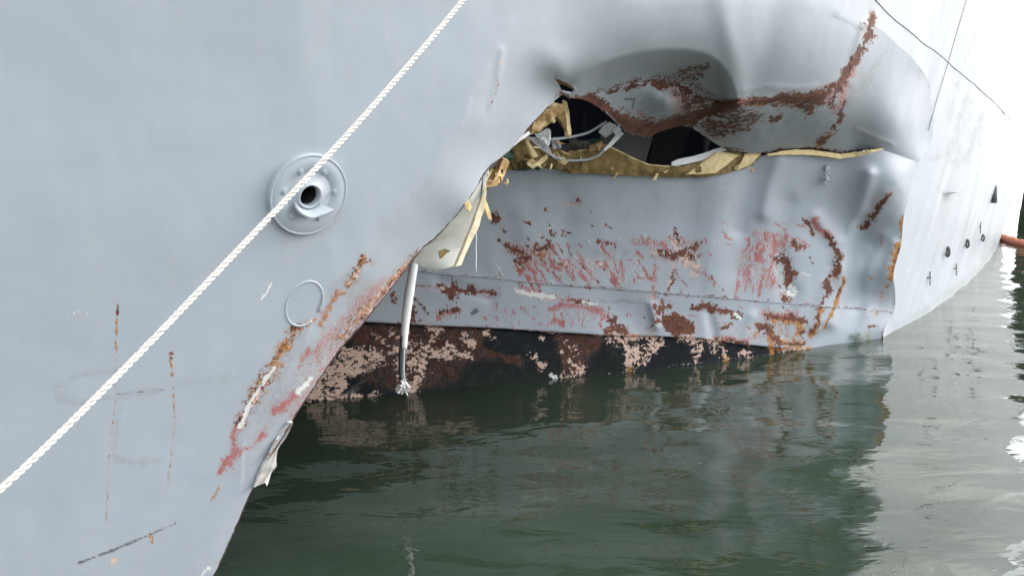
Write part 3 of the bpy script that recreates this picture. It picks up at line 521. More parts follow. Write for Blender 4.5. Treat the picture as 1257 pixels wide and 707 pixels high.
near_plate = mesh_obj('bow_plating', X1, T1[:, ::-1], M_NEAR, ship, attrs=paint(V1[:, 0], V1[:, 1], NEAR_MARKS), thick=.014)
near_plate['label'] = 'near grey bow plating with rust scrapes along its torn edge'

# --- part: folded plate below the rusty ridge, facing down
def t_near_at(q): q = np.asarray(q, float); return t_base(q[:, 0], q[:, 1], np.maximum(d_near(q), 0))
lip_a = np.array(LIP, float); tl = t_low(lip_a[:, 0], lip_a[:, 1])
tl_sel = tl.copy(); t_ridge0 = float(t_near_at([(690,117)])[0])
w = np.clip((lip_a[:, 0]-690)/100, 0, 1)
tl_sel = t_ridge0*(1-w)+(tl-.35*(1-np.clip((lip_a[:, 0]-800)/130, 0, 1))-.06)*w
rr = np.array(ridge[::5]); cu = np.array(crease_up[::6])
C2 = [tuple(q) for q in rr]+[tuple(q) for q in cu]; T2v = list(t_near_at(rr))+list(t_base(cu[:, 0], cu[:, 1]))
for q, tv in list(zip(LIP, tl_sel))[2:]:
    if q[0] < 1075: C2.append(q); T2v.append(tv)
tip = (1080, 183)
tip_t = float(t_base(1110., 190.))-.12; C2.append(tip); T2v.append(tip_t)
for q, rel in [((800,130), .25), ((780,128), .15), ((820,128), .25)]: C2.append(q); T2v.append(float(t_near_at([(800,101)])[0])+rel)
C2 += [(1100,110),(1100,150),(1060,110)]; T2v += [float(t_base(1100.,110.))+.13, float(t_base(1100.,150.))+.16, float(t_base(1060.,110.))+.26]
C2 = np.array(C2); T2v = np.array(T2v)
out2 = ridge + crease_up[1:] + densify([(1128,200),(1104,191),(1080,183)], 3)[1:-1] + lip[::-1][:-1]
V2, T2 = cdt_patch(out2, [], 1.0, grid=grid_pts([(680,20,1150,215,2.1)]))
t2 = tps(C2, T2v, V2, .0002)
t2 += ridge_disp(V2, [([(1040,60+12*k),(960-10*k,150+5*k)], 4, .02*(-1)**k) for k in range(5)]+[([(905,128),(870,150),(845,150)], 8, -.07), ([(828,106),(850,140)], 5, -.05), ([(700,121),(750,140),(790,158)], 5, -.03), ([(1052,160),(1096,178)], 3, -.02)])
X2 = P(V2[:, 0], V2[:, 1], t2)
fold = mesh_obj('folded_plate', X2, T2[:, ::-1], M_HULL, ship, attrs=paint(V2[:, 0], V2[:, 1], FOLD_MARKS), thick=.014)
fold['label'] = 'folded steel plate curling down over the tear with a rusty crest'

# --- part: lower dented plate
LTOP = [(180,190),(600,196),(640,203),(700,208),(760,213),(830,214),(880,211),(915,203),(938,192),(960,188),(985,186),(1010,188),(1035,191),(1060,188),(1080,183.5)]
ltop = jag(smooth_line(LTOP, 5), .35, 2.4, 5)
out3 = ltop + densify([(1080,183),(1104,191),(1128,200)], 3)[1:] + crease_dn[1:] + densify([(1083,470),(985,560),(180,640),(180,190)], 8)[1:-1]
V3, T3 = cdt_patch(out3, [], 1.0, grid=grid_pts([(480,262,1110,500,1.7),(365,190,1110,500,2.1),(180,190,1110,640,7)]))
tb = t_low(V3[:, 0], V3[:, 1])
cd = np.array(crease_dn[::5]); c3 = [tuple(q) for q in cd]; v3 = list(t_base(cd[:, 0], cd[:, 1])-t_low(cd[:, 0], cd[:, 1]))
for q in [(1116,195.5),(1104,191)]: c3.append(q); v3.append(float(tps(C2, T2v, np.array([q]), .0002)[0]-t_low(np.array([q[0]*1.]), np.array([q[1]]))[0]))
for q, o_ in [((1113,212),.02),((1107,232),.03),((1100,222),.10)]: c3.append(q); v3.append(float(t_base(float(q[0]), float(q[1]))+o_-t_low(float(q[0]), float(q[1]))))
c3.append(tip); v3.append(tip_t-float(t_low(np.array([1080.]), np.array([183.]))[0]))
for x in (200, 350, 450, 560, 680, 800, 900, 985):
    for y in (190, 260, 330, 400, 470, 560):
        if x < 930 or y > 380: c3.append((x, y)); v3.append(.0)
c3 += [(985,188),(985,300),(1040,410),(1045,330),(1040,250),(1030,190),(960,250),(1070,300),(1062,360)]; v3 += [-.0,.02,-.03,.05,-.02,-.03,.03,.09,.10]
dd = tps(np.array(c3), np.array(v3), V3, .002)
WR = [([(968,250),(955,300),(965,350)], 12, .06), ([(1004,268),(1028,300),(1030,330),(1016,350),(1004,400)], 10, -.08), ([(1068,215),(1058,250),(1042,295),(1034,345),(1020,395)], 9, -.11), ([(1058,275),(1052,330),(1052,370)], 11, .09), ([(958,190),(945,225),(938,262)], 9, -.05), ([(925,190),(912,235),(905,280)], 12, .06), ([(1098,300),(1084,345),(1066,385),(1052,412)], 7, -.06), ([(975,360),(960,410)], 9, .04),
      ([(1088,240),(1072,270),(1060,300)], 10, -.035), ([(1095,345),(1078,380),(1060,412)], 9, -.05), ([(1085,290),(1068,340),(1060,380)], 10, -.05), ([(765,384),(772,386)], 26, .07), ([(806,385),(802,400)], 7, -.03),
      ([(930,215),(915,260),(905,330)], 18, .05), ([(960,200),(940,260)], 12, -.03), ([(895,240),(880,300),(885,360)], 16, -.03), ([(850,210),(840,300)], 18, .03), ([(800,375),(806,400)], 5, -.05),
      ([(870,385),(878,420)], 6, .04), ([(925,390),(915,420)], 8, -.04), ([(690,230),(700,300)], 22, .03), ([(640,260),(650,330)], 16, -.02), ([(700,315),(790,314)], 16, .012), ([(540,345),(600,365)], 8, .02)]
dd += ridge_disp(V3, WR)
dd += .010*np.array([mnoise.noise(Vector((x*.02, y*.02, 0)))+.6*mnoise.noise(Vector((x*.05, y*.03, 5))) for x, y in V3])
# lapped seam + step at the boot-top line
def side_of(V, line):
    a = np.array(line, float); yl = np.interp(V[:, 0], a[:, 0], a[:, 1]); return V[:, 1]-yl
sb = side_of(V3, BOOT); ss_ = side_of(V3, SEAM)
fade = np.clip((1000-V3[:, 0])/40, 0, 1)
dd += .05*fade*np.clip(sb/2.5, 0, 1)
dd += -.003*np.exp(-(ss_/1.6)**2)+.002*np.clip(ss_/2, 0, 1)*np.clip((1090-V3[:, 0])/30, 0, 1)
t3 = tb+dd
X3 = P(V3[:, 0], V3[:, 1], t3)
low = mesh_obj('dented_plate', X3, T3[:, ::-1], M_HULL, ship, attrs=paint(V3[:, 0], V3[:, 1], LOW_MARKS), thick=.014)
low['label'] = 'pushed in lower hull plate with red scrapes and a black waterline band'
def T_low(px, py):     # distance of the lower plate including its dents
    k = int(np.argmin((V3[:, 0]-px)**2+(V3[:, 1]-py)**2)); return float(t3[k])
def T_near(px, py):
    k = int(np.argmin((V1[:, 0]-px)**2+(V1[:, 1]-py)**2)); return float(t1[k])

# --- part: side plating running away to the right (built in hull coordinates x, z)
cr = crease[:]; ctop = [(1055,-330),(1062,-60),(1066,0)]
cb = np.array(densify(ctop, 14)+cr); tc = t_base(cb[:, 0], cb[:, 1]); pc = P(cb[:, 0], cb[:, 1], tc)
bxz = [(float(p[0]), float(p[2])) for p in pc]
zb = bxz[-1][1]; zt = bxz[0][1]
poly4 = bxz + densify([(bxz[-1][0], min(zb, -.4)-.1), (20, -.6), (20, 7.0), (bxz[0][0], max(zt, 7.0)+.1)], .12)
gx, gz = np.meshgrid(np.arange(3.5, 20, .05), np.arange(-.6, 7.3, .06)); g4 = np.stack([gx.ravel(), gz.ravel()], 1)
V4, T4 = cdt_patch(poly4, [], .025, grid=g4)
y4 = base_y(V4[:, 0], V4[:, 1]); X4 = np.stack([V4[:, 0], y4, V4[:, 1]], 1)
p4x, p4y = proj(X4)
# shallow dishing between frames
yh_, s_ = Yh(V4[:, 0]); nn = np.stack([-s_, np.ones_like(s_)], 1)/np.sqrt(1+s_**2)[:, None]
cd_ = dseg(np.stack([p4x, p4y], 1), [tuple(q) for q in cb[::4]])[0]
def dish(x, z): return .026*mnoise.noise(Vector((x*1.5-z*.35, z*.22, 3)))+.012*mnoise.noise(Vector((x*4-z*.9, z*.3, 8)))
am = np.clip(cd_/30, 0, 1)*np.array([dish(x, z) for x, z in V4])
X4[:, 0] += nn[:, 0]*am; X4[:, 1] += nn[:, 1]*am
side = mesh_obj('side_plating', X4, T4, M_HULL, ship, attrs=paint(p4x, p4y, SIDE_MARKS), thick=.014)
def side_pt(px, py, out=0.0):
    p = P(float(px), float(py), t_base(float(px), float(py))); s = float(Yh(p[0])[1]); n = np.array([-s, 1.0, 0])/math.sqrt(1+s*s)
    f = min(1, float(dseg(np.array([[px, py]], float), [tuple(q) for q in cb[::4]])[0][0])/30)
    return Vector(p+n*(dish(p[0], p[2])*f-out))
side['label'] = 'pale hull side plating running away along the waterline'

# --- parts: torn inner wall, deck, dark compartment
ev = [q for q in edge if q[1] > 175][::4]
E = P(np.array([q[0] for q in ev]), np.array([q[1] for q in ev]), np.array([T_near(*q)+.01 for q in ev]))
Vw = []; nw = 6
for p in E:
    q = np.array([-4.3, 7.46, p[2]])
    for j in range(nw+1):
        u = j/nw; r = p*(1-u)+q*u; r[1] += .35*math.sin(math.pi*u); Vw.append(r)
Tw = [(i*(nw+1)+j, (i+1)*(nw+1)+j, (i+1)*(nw+1)+j+1, i*(nw+1)+j+1) for i in range(len(E)-1) for j in range(nw)]
mesh_obj('inner_frame_wall', Vw, Tw, M_WALL, ship, thick=.01)
def sheet(name, pts, mat):
    bm = bmesh.new(); bm.faces.new([bm.verts.new(p) for p in pts]); return bm_obj(name, bm, mat, ship)
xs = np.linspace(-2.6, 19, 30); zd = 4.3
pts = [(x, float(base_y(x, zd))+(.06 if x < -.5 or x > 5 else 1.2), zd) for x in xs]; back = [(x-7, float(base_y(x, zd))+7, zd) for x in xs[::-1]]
sheet('light_block_deck', pts+back, M_BLACK)  # unseen cover, added to keep light from above out of the hull
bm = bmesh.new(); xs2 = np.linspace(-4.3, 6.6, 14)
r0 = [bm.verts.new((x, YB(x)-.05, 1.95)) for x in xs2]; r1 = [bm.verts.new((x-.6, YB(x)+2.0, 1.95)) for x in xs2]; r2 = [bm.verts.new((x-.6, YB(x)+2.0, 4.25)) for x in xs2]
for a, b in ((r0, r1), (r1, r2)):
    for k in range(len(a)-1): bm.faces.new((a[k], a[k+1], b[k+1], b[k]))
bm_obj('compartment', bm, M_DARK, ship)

# --- parts seen through the tear
tB = lambda x: T_low(x, 212)
def rib(name, top, bot, dt, mat, thick=.02, db=None, **kw):
    """dt, db: distance in front (-) or behind (+) of the lower plate's top edge"""
    tt = [tB(min(max(x, 300), 1070))+(dt[i] if hasattr(dt, '__len__') else dt) for i, (x, y) in enumerate(top)]
    bb = db if db is not None else dt
    tb_ = [tB(min(max(x, 300), 1070))+(bb[i] if hasattr(bb, '__len__') else bb) for i, (x, y) in enumerate(bot)]
    return ribbon(name, top, bot, tt, tb_, mat, kw.pop('parent', ship), thick=thick, **kw)
rib('insulation', [(688,196),(700,194),(711,186),(724,184),(740,180),(750,182),(768,191),(783,198),(799,204),(818,206),(836,205),(860,198),(890,184),(912,188),(934,188)],
    [(688,207),(700,212),(724,214),(740,214.5),(760,215),(779,216),(799,217),(812,217.5),(836,218),(858,218),(870,217),(890,213),(908,209),(925,203),(936,193)], -.03, M_FOAM, .05, db=-.09, n=70, m=8, bulge=.03, rough=.035, seed=1, freq=9)
rib('insulation_edge', [(690,194),(711,184.5),(740,178.5),(752,180.5),(768,189),(783,196),(799,202),(818,203.6),(836,203)], [(690,197),(711,187.5),(740,182),(752,184.5),(768,193.5),(783,200.5),(799,206.5),(818,207.5),(836,207)], -.06, M_FOAM_EDGE, .05, n=60, m=3, rough=.012, seed=2)
rib('lining_rim', [(825,199),(832,196),(845,193),(862,189),(878,183),(887,181)], [(825,204),(832,203.5),(848,200.5),(866,196),(882,189),(893,184)], -.10, M_WHITE, .03, n=26, m=3, rough=.012, seed=3)
rib('insulation', [(880,187),(895,188),(908,190)], [(842,215),(862,214),(880,212)], -.14, M_FOAM_EDGE, .03, n=14, m=6, bulge=.02, rough=.02, seed=14)
rib('insulation', [(915,188),(934,188)], [(905,209),(922,203)], -.16, M_FOAM_EDGE, .04, n=10, m=6, bulge=.03, rough=.02, seed=15)
rib('insulation', [(942,189),(960,185.5),(978,183.5),(1000,184.5),(1015,186.5),(1032,189),(1050,187),(1066,184.5),(1084,182.5)], [(942,191.5),(960,190.5),(978,190),(1000,190.5),(1015,192.5),(1032,195),(1050,192.5),(1066,189),(1086,183.5)], -.26, M_FOAM_EDGE, .03, n=50, m=3, rough=.015, seed=4, freq=9)
rib('batten', [(806,213),(809,213.5)], [(801,221),(805,221)], -.2, M_FOAM_EDGE, .015, n=4, m=4, rough=.004, seed=5)
rib('bulkhead', [(738,150),(770,160),(803,162)], [(738,184),(765,192),(791,204)], .5, M_BROWN, .02, n=14, m=4, rough=.01, seed=6)
rib('bulkhead', [(806,150),(828,150),(850,152)], [(796,206),(815,208),(832,208)], .8, M_BLACK, .02, n=14, m=4, rough=.01, seed=7)
rib('floor_board', [(682,176),(700,176),(722,178),(742,176)], [(684,199),(700,199),(718,190),(742,186)], .12, M_BROWN, .02, n=12, m=4, rough=.02, seed=8, bulge=.03)
rib('green_cloth', [(612,180),(630,178),(652,178)], [(616,208),(636,208),(664,208)], -.05, M_GREEN, .02, n=14, m=6, rough=.05, seed=9)
rib('green_cloth', [(700,178),(718,173),(738,170)], [(716,180),(730,182),(742,180)], .0, M_GREEN, .02, n=10, m=5, rough=.04, seed=10)
for k, (xa, xb, w_) in enumerate([(716,712,5),(762,758,4),(872,862,5)]):
    rib('frame', [(xa, 138), (xa+w_, 138)], [(xb, 208), (xb+w_, 208)], 1.1+.1*k, M_BROWN if k else M_DARK, .05, n=3, m=10, rough=.03, seed=50+k)
cable('pipe_run', [(700,150),(740,158),(800,176),(860,176),(900,180)], [.9,.9,.9,.9,.9], .022, M_BROWN) if False else None
# splintered insulation by the near edge
rib('insulation', [(653,151),(663,140),(666,131),(676,126),(693,124)], [(652,166),(661,164),(668,157),(684,147),(689,140)], -1.9, M_WOOD, .06, n=26, m=9, bulge=.05, rough=.07, seed=11)
rib('insulation', [(691,124),(693.5,124),(696.5,126)], [(697,164),(699,167),(701.5,165)], -1.8, M_FOAM_EDGE, .05, n=8, m=14, rough=.03, bulge=-.02, seed=12)
rib('insulation', [(682,142),(688,132),(692,126)], [(693,160),(696,164),(698,165)], -1.78, M_FOAM, .03, n=8, m=12, rough=.03, seed=13)
rib('torn_sheet', [(654,168),(662,163),(671,157)], [(663,176),(667,176),(672,179)], -1.5, M_WHITE, .006, n=14, m=8, rough=.08, seed=16, freq=9)
rib('torn_sheet', [(649,153),(652,151)], [(648,166),(654,164)], -1.8, M_WHITE, .01, n=6, m=8, rough=.03, seed=17)
rib('torn_sheet', [(640,170),(656,168),(672,178)], [(650,172),(668,184),(684,196)], -.9, M_CABLE, .012, n=18, m=4, rough=.03, seed=18)
rib('insulation', [(630,178),(638,173),(646,168.5)], [(636,197),(646,190),(660,192)], -1.1, M_FOAM, .03, n=12, m=9, rough=.05, seed=19)
rib('insulation', [(645,170),(648,169)], [(654,192),(662,193)], -1.25, M_FOAM_EDGE, .03, n=6, m=14, rough=.03, seed=20)
rib('insulation', [(636,190),(648,190),(662,192)], [(640,199),(652,206),(658,206)], -1.0, M_FOAM, .05, n=14, m=7, bulge=.08, rough=.03, seed=21)
rib('insulation', [(656,202),(664,194),(671,190)], [(655,207.5),(664,202),(672,194)], -1.05, M_FOAM_EDGE, .03, n=10, m=4, rough=.03, seed=22)
rib('insulation', [(668,198),(678,184),(684,188)], [(680,205),(690,207),(698,209)], -.45, M_FOAM, .03, n=16, m=8, rough=.07, seed=23, freq=8)
rib('insulation', [(660,196),(676,197),(692,200)], [(664,205),(680,207),(697,210)], -.3, M_FOAM, .03, n=14, m=6, rough=.05, seed=24)
rib('flange', [(618,186),(634,173.5),(649,160)], [(620,188.5),(636,176),(651,164)], -2.6, M_WHITE, .02, n=12, m=2, rough=.01, seed=25)
# broken timber box end
rib('broken_timber', [(597,215),(603,208),(612,202),(619,197)], [(596,229),(603,227),(610,222),(616,210)], -2.7, M_FOAM, .05, n=14, m=7, rough=.04, seed=26)
rib('broken_timber', [(617,196),(622,196),(625,199)], [(606,224),(610,224),(614,224)], -2.75, M_WOOD, .04, n=8, m=12, rough=.04, seed=27)
rib('broken_timber', [(595,222),(604,222),(613,219)], [(595,231),(604,229),(612,227)], -2.8, M_WOOD, .05, n=10, m=4, rough=.03, seed=28)
rib('broken_timber', [(597,214),(600,210),(604,207)], [(594,230),(597,226),(599,220)], -2.78, M_FOAM_EDGE, .03, n=8, m=10, rough=.02, seed=29)
rib('broken_timber', [(611,203),(614,201),(618,199)], [(611,219),(614,216),(617,209)], -2.72, M_BLACK, .04, n=8, m=10, rough=.05, seed=37)
# more crushed insulation and lining behind the left end of the tear
for k, (tp_, bt_, d_, mt) in enumerate([
    ([(640,176),(652,172),(662,178)], [(634,200),(650,204),(664,200)], -.95, M_FOAM), ([(664,182),(676,180),(690,186)], [(668,203),(682,206),(700,208)], -.5, M_FOAM),
    ([(690,190),(702,186),(716,188)], [(688,206),(704,210),(722,209)], -.35, M_FOAM), ([(622,196),(634,190),(646,196)], [(620,207),(636,208),(650,207)], -.8, M_FOAM),
    ([(676,192),(684,187)], [(690,203),(698,199)], -.62, M_FOAM_EDGE), ([(646,198),(656,196)], [(652,207),(664,204)], -1.2, M_FOAM_EDGE), ([(662,132),(672,128),(684,127)], [(668,142),(676,138),(686,136)], -1.95, M_FOAM_EDGE),
    ([(656,150),(668,146),(680,144)], [(656,160),(668,156),(682,150)], -1.93, M_FOAM_EDGE), ([(700,172),(712,170),(722,174)], [(698,182),(712,184),(724,180)], -.2, M_BROWN), ([(668,160),(674,158),(676,168)], [(664,172),(670,176),(676,178)], -1.55, M_WHITE),
    ([(724,176),(738,174),(746,177)], [(722,186),(736,184),(748,181)], -.1, M_WOOD), ([(676,170),(684,168)], [(680,184),(688,182)], -.9, M_CABLE), ([(618,190),(624,187),(630,190)], [(616,198),(624,200),(632,198)], -1.6, M_GREEN)]):
    rib('crushed_lining', tp_, bt_, d_, mt, .02, n=14, m=7, rough=.07, seed=80+k, freq=10, bulge=.03)
# hole above: insulation behind it
th = T_near(694, 106)+.25
ribbon('insulation', [(680,96),(690,98),(704,106)], [(680,103),(694,104),(706,112)], th, th+.02, M_FOAM, ship, thick=.02, n=10, m=4, rough=.03, seed=30)
# hanging lining panel with its board edge
LP = rib('lining_panel', [(594,205),(592,222),(588,246),(578,276),(566,304),(557,327)], [(560,240),(540,266),(520,290),(505,306),(509,324),(534,333)], [-2.9,-2.8,-2.7,-2.6,-2.5,-2.45], M_LINER, .015, db=[-2.9,-2.85,-2.7,-2.6,-2.5,-2.42], n=40, m=12, bulge=.02, rough=.012, seed=31, freq=3)
rib('panel_edge', [(594,214),(592.5,235),(586,254),(577,278),(566,304),(556.5,327)], [(595,214),(596,235),(593,256),(583,282),(572,304),(562.5,325)], -2.76, M_CREAM, .04, n=30, m=3, rough=.012, seed=32)
rib('torn_sheet', [(594,200),(600,195),(606,192)], [(592,236),(595,226),(598,214)], -2.82, M_WHITE, .008, n=8, m=10, rough=.02, seed=33)
rib('tear_patch', [(539,308),(546,305),(553,308)], [(540,318),(543,317),(548,311)], -2.72, M_FOAM, .006, n=8, m=5, rough=.01, seed=34)
rib('tear_patch', [(569,247),(575,246),(579,254)], [(571,258),(575,260),(578,257)], -2.90, M_FOAM_EDGE, .02, n=8, m=5, rough=.02, seed=35)
for k in range(26):
    x0 = random.choice([random.uniform(600, 622), random.uniform(640, 700), random.uniform(640, 700), random.uniform(700, 930)]); y0 = (205 if x0 > 700 else random.uniform(140, 204) if x0 > 640 else random.uniform(205, 226)); y0 = max(y0, 330-x0*.28) if x0 < 700 else y0+random.uniform(-4, 8)
    L_ = random.uniform(4, 12); a_ = random.uniform(-2.6, .6); d_ = -1.6 if x0 > 640 else -2.8
    if x0 > 700: d_ = -.2
    rib('splinter', [(x0, y0), (x0+L_*math.cos(a_)*.5, y0-L_*math.sin(a_)*.4), (x0+L_*math.cos(a_), y0-L_*math.sin(a_))], [(x0+1.5, y0+2.5), (x0+L_*math.cos(a_)*.5+1, y0-L_*math.sin(a_)*.4+2), (x0+L_*math.cos(a_)+.3, y0-L_*math.sin(a_)+.4)], d_, random.choice([M_FOAM_EDGE, M_WOOD, M_FOAM]), .012, n=6, m=2, rough=.02, seed=60+k, freq=10)
rib('dangling_strip', [(593,241),(598,247),(601,258),(604,268)], [(591,243),(594,250),(597,262),(601,270)], -2.78, M_FOAM_EDGE, .02, n=16, m=2, rough=.02, seed=36)
# cables and strips
def cable(name, pts, dts, r, mat, seg=8):
    sp_ = smooth_line([(x, y, tB(min(max(x, 300), 1070))+d) for (x, y), d in zip(pts, dts)], 6)
    bm = bmesh.new(); tube_bm(bm, [Pv(x, y, t) for x, y, t in sp_], r, seg); return bm_obj(name, bm, mat, ship, True)
cable('cable', [(668,172),(690,170),(707,167),(724,162),(744,150)], [-1.2,-1.1,-1,-.9,-.8], .012, M_CABLE)
cable('cable', [(648,168),(665,183),(682,193),(697,197),(718,196.5),(733,192),(742,184)], [-1.3,-1,-.8,-.5,-.4,-.4,-.4], .012, M_CABLE)
cable('cable', [(687,170),(684,180)], [-1.1,-1.0], .006, M_CABLE)
cable('cable', [(712,189),(713,194),(716,197)], [-.3,-.4,-.4], .006, M_WHITE)
rib('strip', [(741,184),(748,176),(755,168),(762,161)], [(743,186),(751,179),(760,171),(766,164)], -.5, M_WHITE, .012, n=14, m=2, rough=.008, seed=40)
rib('bracket', [(736,162),(741,155),(748,150)], [(744,169),(752,163),(757,154)], -.3, M_LINER, .03, n=8, m=4, rough=.015, seed=41)
rib('bracket', [(752,160),(760,154)], [(756,166),(763,160)], -.35, M_WHITE, .02, n=6, m=4, rough=.015, seed=42)
M_ORANGE_ = simple('faded pink wire sheath', (.45, .25, .24), (.6, .42, .40), 20, .6, .001)
# string hanging from the torn panel
bm = bmesh.new(); tube_bm(bm, [Pv(584.5+.3*math.sin(k*2), 268+k*6.6, tB(585)-2.7) for k in range(11)], .003, 6); bm_obj('string', bm, M_WHITE, ship, True)
# bent white pipe hanging in front of the lower plate, with a frayed end
tp = T_low(500, 360)-1.9
bm = bmesh.new(); cl = smooth_line([(513,296,4.0),(510,312,4.0),(506,338,4.4),(502,362,4.8),(499,385,4.4),(497,405,3.8),(496,428,2.9)], 6)
tube_bm(bm, [Pv(x, y, tp) for x, y, r in cl], [1.25*r*tp/F for x, y, r in cl], 12); pipe = bm_obj('hanging_pipe', bm, M_PIPE, ship, True)
pipe['label'] = 'bent white pipe hanging down with a frayed end'
for k, (a, b, c, r, m) in enumerate([((493,412),(491,440),(492,474),1.5,M_DARK),((493,420),(492,445),(494,478),1.2,M_GREEN),((496,428),(495,452),(497,472),1.8,M_CABLE),((498,425),(496,450),(494,480),1.0,M_DARK),((491.5,418),(490,445),(491,470),1.1,M_ORANGE_),((494,430),(493,455),(493,484),1.3,M_WHITE)]):
    bm = bmesh.new(); tube_bm(bm, [Pv(x, y, tp-.02+.01*k) for x, y in smooth_line([a, b, c], 6)], r*tp/F, 6); bm_obj('wire', bm, m, pipe, True)
for k in range(22):
    x0 = 494+random.uniform(-2, 2); y0 = 468+random.uniform(-3, 6); bm = bmesh.new()
    tube_bm(bm, [Pv(x0, y0, tp), Pv(x0+random.uniform(-6, 7), y0+random.uniform(2, 9), tp+random.uniform(-.04, .02)), Pv(x0+random.uniform(-8, 9), y0+random.uniform(6, 14), tp)], [.010, .012, .003], 5)
    bm_obj('frayed_end', bm, M_WHITE, pipe, False)
# curled flap at the edge near the water
def Te(px, py): return T_near(px, py)
ribbon('torn_flap', [(353,517),(340,535),(327,560),(318,578),(311,597)], [(359,517),(350,534),(339,551),(336,572),(324,590)], [Te(350,520)-.01,Te(335,545)-.01,Te(322,568)-.02,Te(312,590)-.02,Te(307,600)-.01], [Te(350,520)+.03,5.25,5.2,5.15,5.15], simple('scraped pale plate', (.30,.31,.31), (.50,.49,.46), 18, .5, .003, spots=((.30,.13,.07), .58)), ship, thick=.012, n=30, m=6, rough=.018, bulge=.015, seed=44, freq=12)
ribbon('torn_flap', [(337,556),(338,566),(334,578)], [(321,580),(324,588),(327,597)], 5.1, 5.08, M_WHITE, ship, thick=.012, n=10, m=8, rough=.02, seed=45)

# --- fittings on the near plating
def near_frame(px, py):
    e = 4.; c = Pv(px, py, t_base(float(px), float(py)));
    a = Pv(px+e, py, t_base(px+e, float(py))); b = Pv(px, py-e, t_base(float(px), py-e))
    x = (a-c).normalized(); y0 = (b-c); nrm = x.cross(y0).normalized(); y = nrm.cross(x); return c, x, y, nrm
def disc_ring(bm, c, x, y, n, r0, r1, z0, z1, seg=48, bev=.004):
    prof = [(r0, z0), (r0, z1-bev), (r0+bev, z1), (r1-bev, z1), (r1, z1-bev), (r1, z0)]
    rings = [[bm.verts.new(c+(x*math.cos(2*math.pi*k/seg)+y*math.sin(2*math.pi*k/seg))*r+n*z) for k in range(seg)] for r, z in prof]
    for a, b in zip(rings, rings[1:]):
        for k in range(seg): bm.faces.new((a[k], a[(k+1) % seg], b[(k+1) % seg], b[k]))
c, x, y, nr = near_frame(377, 238); tt = float(t_base(377., 238.)); R = 51.5*tt/F
pad = bm = bmesh.new(); disc_ring(bm, c, x, y, nr, .145*R/.26*1.0, R, -.01, .028, 64, .006)
fit = bm_obj('discharge_flange', bm, M_NEAR, ship, True); fit['label'] = 'round bolted flange with an open pipe stub and drip lip'
me = fit.data
bm = bmesh.new(); disc_ring(bm, c, x, y, nr, R*.95, R*1.0, .026, .0305, 64, .002); bm_obj('weld_bead', bm, M_NEAR, fit, True)
cc = c - y*.002
bm = bmesh.new(); rb = R*.265
prof = [(R*.62, .026), (rb*1.22, .028), (rb*1.14, .040), (rb*1.02, .042), (rb*.95, .03), (rb*.93, .0)]
rings = [[bm.verts.new(cc+(x*math.cos(2*math.pi*k/40)+y*math.sin(2*math.pi*k/40))*r+nr*z) for k in range(40)] for r, z in prof]
for a, b in zip(rings, rings[1:]):
    for k in range(40): bm.faces.new((a[k], a[(k+1) % 40], b[(k+1) % 40], b[k]))
bm_obj('pipe_stub', bm, M_NEAR, fit, True)
bm = bmesh.new(); bm.faces.new([bm.verts.new(cc+(x*math.cos(2*math.pi*k/40)+y*math.sin(2*math.pi*k/40))*rb*.92-nr*.22) for k in range(40)]); tube_bm(bm, [cc-nr*.001, cc-nr*.22], rb*.92, 40, False); bm_obj('pipe_bore', bm, M_CAP, fit)
for k, a in enumerate([62, 118, 8, 172, 232, 300]):
    a = math.radians(a); q = c+(x*math.cos(a)+y*math.sin(a))*R*.66+nr*.027; bm = bmesh.new()
    for r, z0, z1 in ((.017, 0, .005), (.009, .004, .013)):
        rg = [[bm.verts.new(q+(x*math.cos(2*math.pi*j/8+.3)+y*math.sin(2*math.pi*j/8+.3))*r+nr*z) for j in range(8)] for z in (z0, z1)]
        for j in range(8): bm.faces.new((rg[0][j], rg[0][(j+1) % 8], rg[1][(j+1) % 8], rg[1][j]))
        bm.faces.new(rg[1])
    bm_obj('bolt', bm, M_NEAR, fit)
# drip lip: a bent tongue under the stub
V = []; T = []; n_ = 16; m_ = 5
for i in range(n_+1):
    u = i/n_; ang = math.radians(205+120*u)
    for j in range(m_+1):
        v = j/m_; r = rb*(1.25+.32*v+.25*max(0, u-.7)*v*3); z = .03+.075*v*(1-.35*abs(u-.45)*2)
        V.append(cc+(x*math.cos(ang)*1.15+y*math.sin(ang))*r+nr*z+x*(.03*max(0, u-.75)*4*v))
T = [(i*(m_+1)+j, i*(m_+1)+j+1, (i+1)*(m_+1)+j+1, (i+1)*(m_+1)+j) for i in range(n_) for j in range(m_)]
mesh_obj('drip_lip', V, T, M_NEAR, fit, True, thick=.01)
# raised weld ring below it
c, x, y, nr = near_frame(374, 373); tt = float(t_base(374., 373.)); bm = bmesh.new()
tube_bm(bm, [c+x*math.cos(a)*24.5*tt/F+y*math.sin(a)*30*tt/F-nr*.004 for a in np.linspace(-.35, math.pi*1.72, 60)], .0085, 8); bm_obj('weld_ring', bm, M_NEAR, ship, True)
